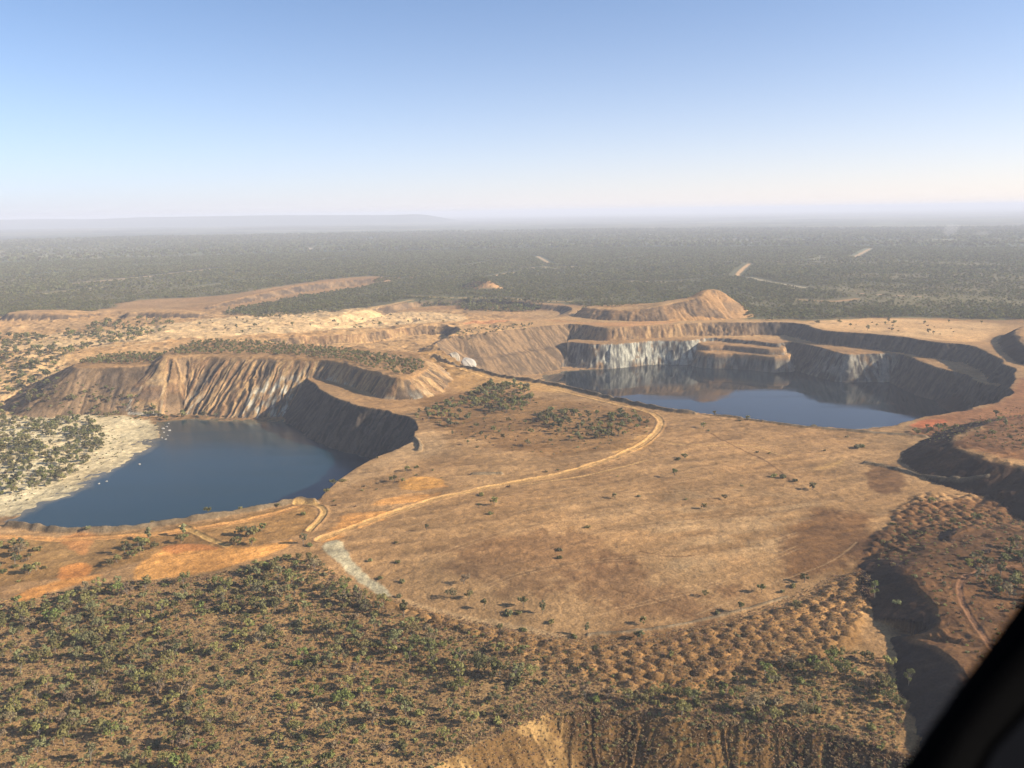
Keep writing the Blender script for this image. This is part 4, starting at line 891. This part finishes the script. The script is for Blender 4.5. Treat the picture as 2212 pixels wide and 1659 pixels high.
# ------------------------------------------------------------------ masses: bushland, low scrub, dry grass
def models_collection(name, meshes):
    c = bpy.data.collections.new(name)
    for k, me in enumerate(meshes):
        o = bpy.data.objects.new(f'{name}_{k:02d}', me); c.objects.link(o)
    return c
def mass(name, P, sc, vi, coll, label, zs=None):
    n = len(P)
    me = bpy.data.meshes.new(name); me.vertices.add(n); me.vertices.foreach_set('co', np.asarray(P, np.float32).ravel())
    a = me.attributes.new('sc', 'FLOAT_VECTOR', 'POINT'); sc3 = np.stack([sc, sc, sc if zs is None else zs], -1); a.data.foreach_set('vector', sc3.astype(np.float32).ravel())
    a = me.attributes.new('vi', 'INT', 'POINT'); a.data.foreach_set('value', np.asarray(vi, np.int32))
    a = me.attributes.new('rz', 'FLOAT_VECTOR', 'POINT'); r3 = np.zeros((n, 3), np.float32); r3[:, 2] = rng.uniform(0, 6.28, n); a.data.foreach_set('vector', r3.ravel())
    o = link(name, me)
    g = bpy.data.node_groups.new(name, 'GeometryNodeTree')
    g.interface.new_socket(name='Geometry', in_out='INPUT', socket_type='NodeSocketGeometry'); g.interface.new_socket(name='Geometry', in_out='OUTPUT', socket_type='NodeSocketGeometry')
    gi, go = g.nodes.new('NodeGroupInput'), g.nodes.new('NodeGroupOutput')
    ci = g.nodes.new('GeometryNodeCollectionInfo'); ci.inputs['Collection'].default_value = coll; ci.inputs['Separate Children'].default_value = True; ci.inputs['Reset Children'].default_value = True
    ip = g.nodes.new('GeometryNodeInstanceOnPoints'); ip.inputs['Pick Instance'].default_value = True
    def na(nm, ty):
        q = g.nodes.new('GeometryNodeInputNamedAttribute'); q.data_type = ty; q.inputs['Name'].default_value = nm
        return [s for s in q.outputs if s.enabled and s.name == 'Attribute'][0]
    g.links.new(gi.outputs[0], ip.inputs['Points']); g.links.new(ci.outputs[0], ip.inputs['Instance'])
    g.links.new(na('vi', 'INT'), ip.inputs['Instance Index']); g.links.new(na('sc', 'FLOAT_VECTOR'), ip.inputs['Scale']); g.links.new(na('rz', 'FLOAT_VECTOR'), ip.inputs['Rotation'])
    g.links.new(ip.outputs[0], go.inputs[0])
    md = o.modifiers.new('scatter', 'NODES'); md.node_group = g
    return tag(o, label, None, None, 'stuff')

# mid-distance tree models (crown and trunk in one mesh)
def joined(kind, seed, leafmat, n, size):
    (V, Fc), (Vt, Ft) = tree_model(kind, seed, n, size)
    me = mesh_np('bush_tree', np.vstack([V, Vt]), np.vstack([Fc, Ft + len(V)]), [leafmat, BARK])
    mi = np.zeros(len(Fc) + len(Ft), np.int32); mi[len(Fc):] = 1; me.polygons.foreach_set('material_index', mi)
    return me
cl_list = [LEAF['olive'], LEAF['dark green'], LEAF['grey green'], LEAF['dark green'], LEAF['grey green'], LEAF['olive']]
mid_models = models_collection('bush_tree', [joined(FORMS[k % 5], 400 + k, cl_list[k % 6], 90, .75) for k in range(8)])
far_models = models_collection('far_tree', [joined(FORMS[k % 5], 500 + k, cl_list[(k + 1) % 6], 34, 1.25) for k in range(6)])
low_models = models_collection('low_shrub', [mesh_np('low_shrub', *shrub_model(600 + k, 40, .42), [[LEAF['olive'], LEAF['grey green'], DRY, LEAF['yellow green'], LEAF['dark green'], DRY][k]]) for k in range(6)])
tuft_models = models_collection('tuft', [mesh_np('tuft', *tuft_model(700 + k), [STRAW if k % 3 else DRY]) for k in range(5)])

# bushland on the plain
xs, ys, ss, vv = [], [], [], []
def plain_band(r0, r1, dens, smin, smax, seed, half=37):
    n = int(dens * math.radians(2 * half) * .5 * (r1 * r1 - r0 * r0))
    rs = np.random.default_rng(seed)
    a = np.radians(rs.uniform(-half, half, n)); r = np.sqrt(rs.uniform(r0 * r0, r1 * r1, n))
    x, y = r * np.sin(a), r * np.cos(a)
    s, _ = CLEARED.dist(x, y)
    nz = fbm(x, y, 90, 201, 3); nb = fbm(x * .35, y + x * .12, 520, 202, 4)
    k = (s + (fbm(x, y, 40, 203, 2) - .5) * 50 > 0) & (rs.uniform(size=n) < .35 + .65 * sstep(.38, .55, nz)) & (rs.uniform(size=n) < .4 + .6 * sstep(.38, .50, nb))
    return x[k], y[k], rs.uniform(smin, smax, k.sum())
bx, by, bs = plain_band(1150, 2600, 1 / 30, .6, 1.2, 11)
bx2, by2, bs2 = plain_band(2600, 4600, 1 / 60, .8, 1.6, 12)
bx3, by3, bs3 = plain_band(4600, 9000, 1 / 700, 2.0, 3.4, 13)
# trees on heap tops
ht = scatter_zone([(350, 768), (480, 764), (700, 772), (811, 796), (850, 812), (895, 808), (920, 792), (912, 775), (800, 754), (600, 742), (480, 736), (410, 742)], 21, 1 / 38, .3, 30, 71, .4)
ht2 = scatter_zone([(165, 788), (345, 784), (370, 772), (340, 765), (250, 765), (190, 775)], 12, 1 / 34, .2, 30, 72, .4)
ht3 = scatter_zone([(1256, 660), (1400, 660), (1500, 641), (1480, 640), (1300, 654), (1240, 655)], 20, 1 / 60, .2, 30, 73, .4)
ht4 = scatter_zone([(950, 729), (1030, 724), (1160, 706), (1160, 697), (1010, 712)], 0, 1 / 110, .4, 30, 74, .45)
hx_ = np.concatenate([ht, ht2, ht3, ht4])
rx = np.array([a[0][0] for a in rest if a[0][2]]); ry = np.array([a[0][1] for a in rest if a[0][2]]); rs_ = np.array([a[0][3] for a in rest if a[0][2]])
mx_ = np.concatenate([bx, hx_[:, 0], rx]); my_ = np.concatenate([by, hx_[:, 1], ry]); ms_ = np.concatenate([bs, rng.uniform(.5, .95, len(hx_)), rs_])
mz_, _, _, mnv = terrain(mx_, my_); k = (mnv < .4) | (np.arange(len(mx_)) >= len(bx)); mx_, my_, ms_, mz_ = mx_[k], my_[k], ms_[k], mz_[k]
mass('bushland', np.stack([mx_, my_, mz_], -1), ms_, rng.integers(0, 8, len(mx_)), mid_models, 'open green bushland covering the plain behind the mine and the flat heap tops')
fx_, fy_, fs_ = np.concatenate([bx2, bx3]), np.concatenate([by2, by3]), np.concatenate([bs2, bs3])
fz_, _, _, fnv = terrain(fx_, fy_); k = fnv < .4
mass('far_bushland', np.stack([fx_, fy_, fz_], -1)[k], fs_[k], rng.integers(0, 6, k.sum()), far_models, 'hazy grey green bushland fading towards the horizon')
# low scrub: small rest plants and dry bushes through the foreground
lx = [a[0][0] for a in rest if not a[0][2]]; ly = [a[0][1] for a in rest if not a[0][2]]; ls = [a[0][3] * .8 for a in rest if not a[0][2]]
FG = [(-200, 1290), (0, 1302), (250, 1255), (480, 1240), (640, 1200), (700, 1212), (750, 1275), (860, 1325), (1000, 1362), (1200, 1420), (1400, 1490), (1700, 1440), (1900, 1390), (1975, 1560), (1900, 1620), (1500, 1560), (1200, 1535), (1000, 1620), (900, 1690), (700, 1800), (-300, 1900)]
fg = scatter_zone(FG, 0, 1 / 8, .5, 18, 75, .47)
rt_ = scatter_zone([(1880, 1200), (1960, 1065), (2200, 1070), (2300, 1150), (2300, 1500), (2080, 1440), (2000, 1300), (1950, 1220)], 10, 1 / 22, .5, 18, 76, .47)
bk = scatter_zone([(1290, 1760), (1232, 1540), (1400, 1540), (1900, 1620), (2050, 1720), (1300, 1760)], -8, 1 / 6, .4, 14, 77, .45)
md_ = scatter_zone([(930, 850), (1400, 880), (1420, 920), (1330, 970), (1150, 985), (960, 940)], 0, 1 / 80, .6, 20, 78, .47)
bh = scatter_zone([(-40, 905), (200, 902), (300, 960), (150, 1060), (-40, 1100)], -38, 1 / 45, .6, 20, 79, .47)
rh = scatter_zone([(1960, 940), (2100, 880), (2212, 850), (2260, 860), (2260, 1000), (2100, 985)], 10, 1 / 40, .5, 20, 82, .47)
sc_ = np.concatenate([fg, rt_, bk, md_, bh, rh])
lx = np.concatenate([lx, sc_[:, 0]]); ly = np.concatenate([ly, sc_[:, 1]]); ls = np.concatenate([ls, rng.uniform(.4, 1.05, len(sc_))])
lz, _, _, lnv = terrain(lx, ly); k = (lnv < .3) & ~((lz < ZL + .4) & RIM_L.near(lx, ly, 0) & (ly < 1000)); 
mass('low_scrub', np.stack([lx, ly, lz - .1], -1)[k], ls[k], rng.integers(0, 6, k.sum()), low_models, 'low dry brush growing through the brown foreground land')
tf = np.concatenate([scatter_zone(FG, 0, 1 / 1.7, .25, 12, 80, .45), scatter_zone([(760, 1262), (1000, 1340), (1300, 1388), (1600, 1338), (1860, 1215), (1900, 1300), (1760, 1430), (1400, 1485), (1080, 1400)], 0, 1 / 1.7, .2, 10, 81, .45), scatter_zone([(930, 1650), (1200, 1532), (1400, 1540), (1900, 1615), (2050, 1720), (1000, 1760)], -8, 1 / 1.6, .3, 10, 83, .45)])
tz, _, _, tnv = terrain(tf[:, 0], tf[:, 1]); k = tnv < .3
mass('dry_grass', np.stack([tf[:, 0], tf[:, 1], tz], -1)[k], rng.uniform(.7, 1.7, k.sum()), rng.integers(0, 5, k.sum()), tuft_models, 'straw brown grass tufts over the foreground ground and mounds')
print('masses', len(mx_), len(fx_), len(lx), len(tf))

# ------------------------------------------------------------------ white rocks by the saddle and in the left lake
def rock_mesh(seed, n=2):
    import bmesh
    bm = bmesh.new(); bmesh.ops.create_icosphere(bm, subdivisions=n + 1, radius=1)
    rs = np.random.default_rng(seed); off = rs.uniform(0, 50, 2)
    co = np.array([v.co[:] for v in bm.verts])
    dd = .72 + .55 * fbm(co[:, 0] * 2 + off[0] + co[:, 2], co[:, 1] * 2 + off[1] - co[:, 2] * 1.3, 1.3, seed, 3)
    for v, q in zip(bm.verts, dd): v.co = v.co * float(q)
    me = bpy.data.meshes.new('rock'); bm.to_mesh(me); bm.free()
    return me
PALE = plain('pale_rock', (.30, .25, .18), .9, .1); WHITE = plain('white_rock', (.33, .29, .235), .9, .1)
for u, v, zz, sx, sy, sz, mm, nm, lb in ((980, 776, -14, 9, 9, 10, PALE, 'rock_outcrop', 'tall cream rock outcrop behind the bund at the saddle'), (1008, 789, -20, 13, 9, 9, WHITE, 'rock_outcrop', 'low white rock outcrop right of the cream one'),):
    me = rock_mesh(int(u), 3); me.materials.append(mm)
    x, y = W(u, v, zz); o = link(nm, me); o.location = (x, y + 6, zz); o.scale = (sx, sy, sz); o.rotation_euler = (0, 0, .4)
    tag(o, lb, 'rock', 'pale outcrops')
BO = []
k_ = 0
wr = [rock_mesh(5 + q, 1) for q in range(3)]
for me in wr: me.materials.append(WHITE)
for u, v in ((360, 922), (366, 930), (354, 934), (362, 941), (350, 946), (358, 949), (352, 926), (301, 1003), (230, 1040), (214, 1045), (364, 915)):
    x, y = W(u, v, ZL); o = link('boulder', wr[k_ % 3]); s = random.uniform(.6, 1.4)
    o.location = (x, y, ZL + .1); o.scale = (s * 1.5, s, s * .7); o.rotation_euler = (0, 0, random.uniform(0, 6)); k_ += 1
    tag(o, 'white boulder showing above the water off the pale shore', 'boulder', 'white boulders in the left lake shallows'); BO.append((v, o))

BO.sort(key=lambda q: q[0])
NTH = ['farthest', 'second farthest', 'third farthest', 'fourth farthest', 'fifth farthest', 'sixth farthest', 'fifth nearest', 'fourth nearest', 'third nearest', 'second nearest', 'nearest']
for k, (v, o) in enumerate(BO):
    if len(BO) == len(NTH): o['label'] = NTH[k] + ' white boulder showing above the water off the pale shore'

# ------------------------------------------------------------------ aircraft window frame close to the lens
def at(u, v, dist):
    return np.array([0, 0, CAM_H]) + (fwd + cr * ((u - CX) / F_P) - cu * ((v - CY) / F_P)) * dist
DW = .17
edge = [(2420, 1012), (2310, 1158), (2212, 1290), (2152, 1372), (2090, 1456), (2022, 1552), (1952, 1656), (1868, 1790), (1790, 1930)]
inner = [(2760, 1190), (2560, 1300), (2420, 1385), (2330, 1450), (2235, 1528), (2150, 1620), (2085, 1740), (2030, 1860), (1990, 1980)]
def strip(a_, b_, d0, d1, bulge):
    V, Fc = [], []
    for (ua, va), (ub, vb) in zip(a_, b_):
        for k in range(7):
            t = k / 6; dd = d0 + (d1 - d0) * t - bulge * math.sin(math.pi * t)
            V.append(at(ua + (ub - ua) * t, va + (vb - va) * t, dd))
        for k in range(7):
            t = 1 - k / 6; V.append(at(ua + (ub - ua) * t, va + (vb - va) * t, d0 + .012 + (d1 - d0) * t))
    n = 14
    for i in range(len(a_) - 1):
        for k in range(n): Fc.append((i * n + k, i * n + (k + 1) % n, (i + 1) * n + (k + 1) % n, (i + 1) * n + k))
    Fc_end = [tuple(range(n))[::-1], tuple((len(a_) - 1) * n + k for k in range(n))]
    return V, Fc + Fc_end
e = bpy.data.objects.new('aircraft_window_frame', None); col.objects.link(e); e.location = at(2150, 1500, DW); e.empty_display_size = .02
tag(e, 'black aircraft window frame close by, crossing the lower right corner', 'window frame')
seal, t_, b_ = mat('black_rubber'); b_.inputs['Base Color'].default_value = (.0008, .0008, .0009, 1); b_.inputs['Roughness'].default_value = .9; b_.inputs['Specular IOR Level'].default_value = .02
trim, t_, b_ = mat('dark_trim'); b_.inputs['Base Color'].default_value = (.0022, .0026, .004, 1); b_.inputs['Roughness'].default_value = .8; b_.inputs['Specular IOR Level'].default_value = .05
outer = [(3200, 1500), (3000, 1600), (2900, 1680), (2800, 1760), (2700, 1850), (2600, 1950), (2500, 2060), (2400, 2160), (2300, 2260)]
for nm, a_, b2, mm, bu in (('seal', edge, inner, seal, .008), ('trim_panel', inner, outer, trim, .001)):
    V, Fc = strip(a_, b2, DW, DW + .004, bu)
    me = bpy.data.meshes.new(nm); me.from_pydata([tuple(v - np.array(e.location)) for v in V], [], Fc); me.materials.append(mm)
    link(nm, me, e)

# ------------------------------------------------------------------ two thin smoke plumes far out on the plain
import bmesh
sm = bpy.data.materials.new('smoke'); sm.use_nodes = True; t = sm.node_tree; t.nodes.clear()
o_ = t.nodes.new('ShaderNodeOutputMaterial'); pv = t.nodes.new('ShaderNodeVolumePrincipled'); pv.inputs['Color'].default_value = (.9, .86, .82, 1); pv.inputs['Density'].default_value = .002
t.links.new(pv.outputs[0], o_.inputs['Volume'])
for u, v, wx, hz, lb in ((2052, 512, 60, 80, 'taller wisp of grey smoke far out on the plain at the right'), (2122, 512, 48, 34, 'small bright puff of smoke far out on the plain at the right')):
    x, y = W(u, v, 0)
    bm = bmesh.new(); bmesh.ops.create_icosphere(bm, subdivisions=4, radius=1)
    for q in bm.verts:
        c_ = q.co.copy(); k_ = .75 + .6 * float(fbm(np.array([c_.x * 2 + c_.z * 1.3 + u]), np.array([c_.y * 2 - c_.z]), 1.0, 5, 3)[0])
        q.co = Vector((c_.x * k_ * wx * (.65 + .35 * c_.z) + c_.z * wx * .35, c_.y * k_ * wx, (c_.z * k_ + 1.0) * hz * .5))
    me = bpy.data.meshes.new('smoke'); bm.to_mesh(me); bm.free(); me.materials.append(sm)
    o = link('smoke', me); o.location = (x, y, 2); tag(o, lb, None, None, 'stuff')

# ------------------------------------------------------------------ haze
me = bpy.data.meshes.new('haze')
x0, x1, y0, y1, z0, z1 = -91000, 91000, -3000, 92000, -92, 240
me.from_pydata([(x, y, z) for z in (z0, z1) for y in (y0, y1) for x in (x0, x1)], [], [(0, 2, 3, 1), (4, 5, 7, 6), (0, 1, 5, 4), (2, 6, 7, 3), (0, 4, 6, 2), (1, 3, 7, 5)])
hm = bpy.data.materials.new('haze'); hm.use_nodes = True; t = hm.node_tree; t.nodes.clear()
o = t.nodes.new('ShaderNodeOutputMaterial'); pv = t.nodes.new('ShaderNodeVolumePrincipled')
pv.inputs['Color'].default_value = (.76, .785, .86, 1); pv.inputs['Density'].default_value = HAZE_DENSITY; pv.inputs['Anisotropy'].default_value = .0
t.links.new(pv.outputs[0], o.inputs['Volume']); me.materials.append(hm)
tag(link('haze', me), 'thin pale haze lying over the whole plain', None, None, 'stuff')
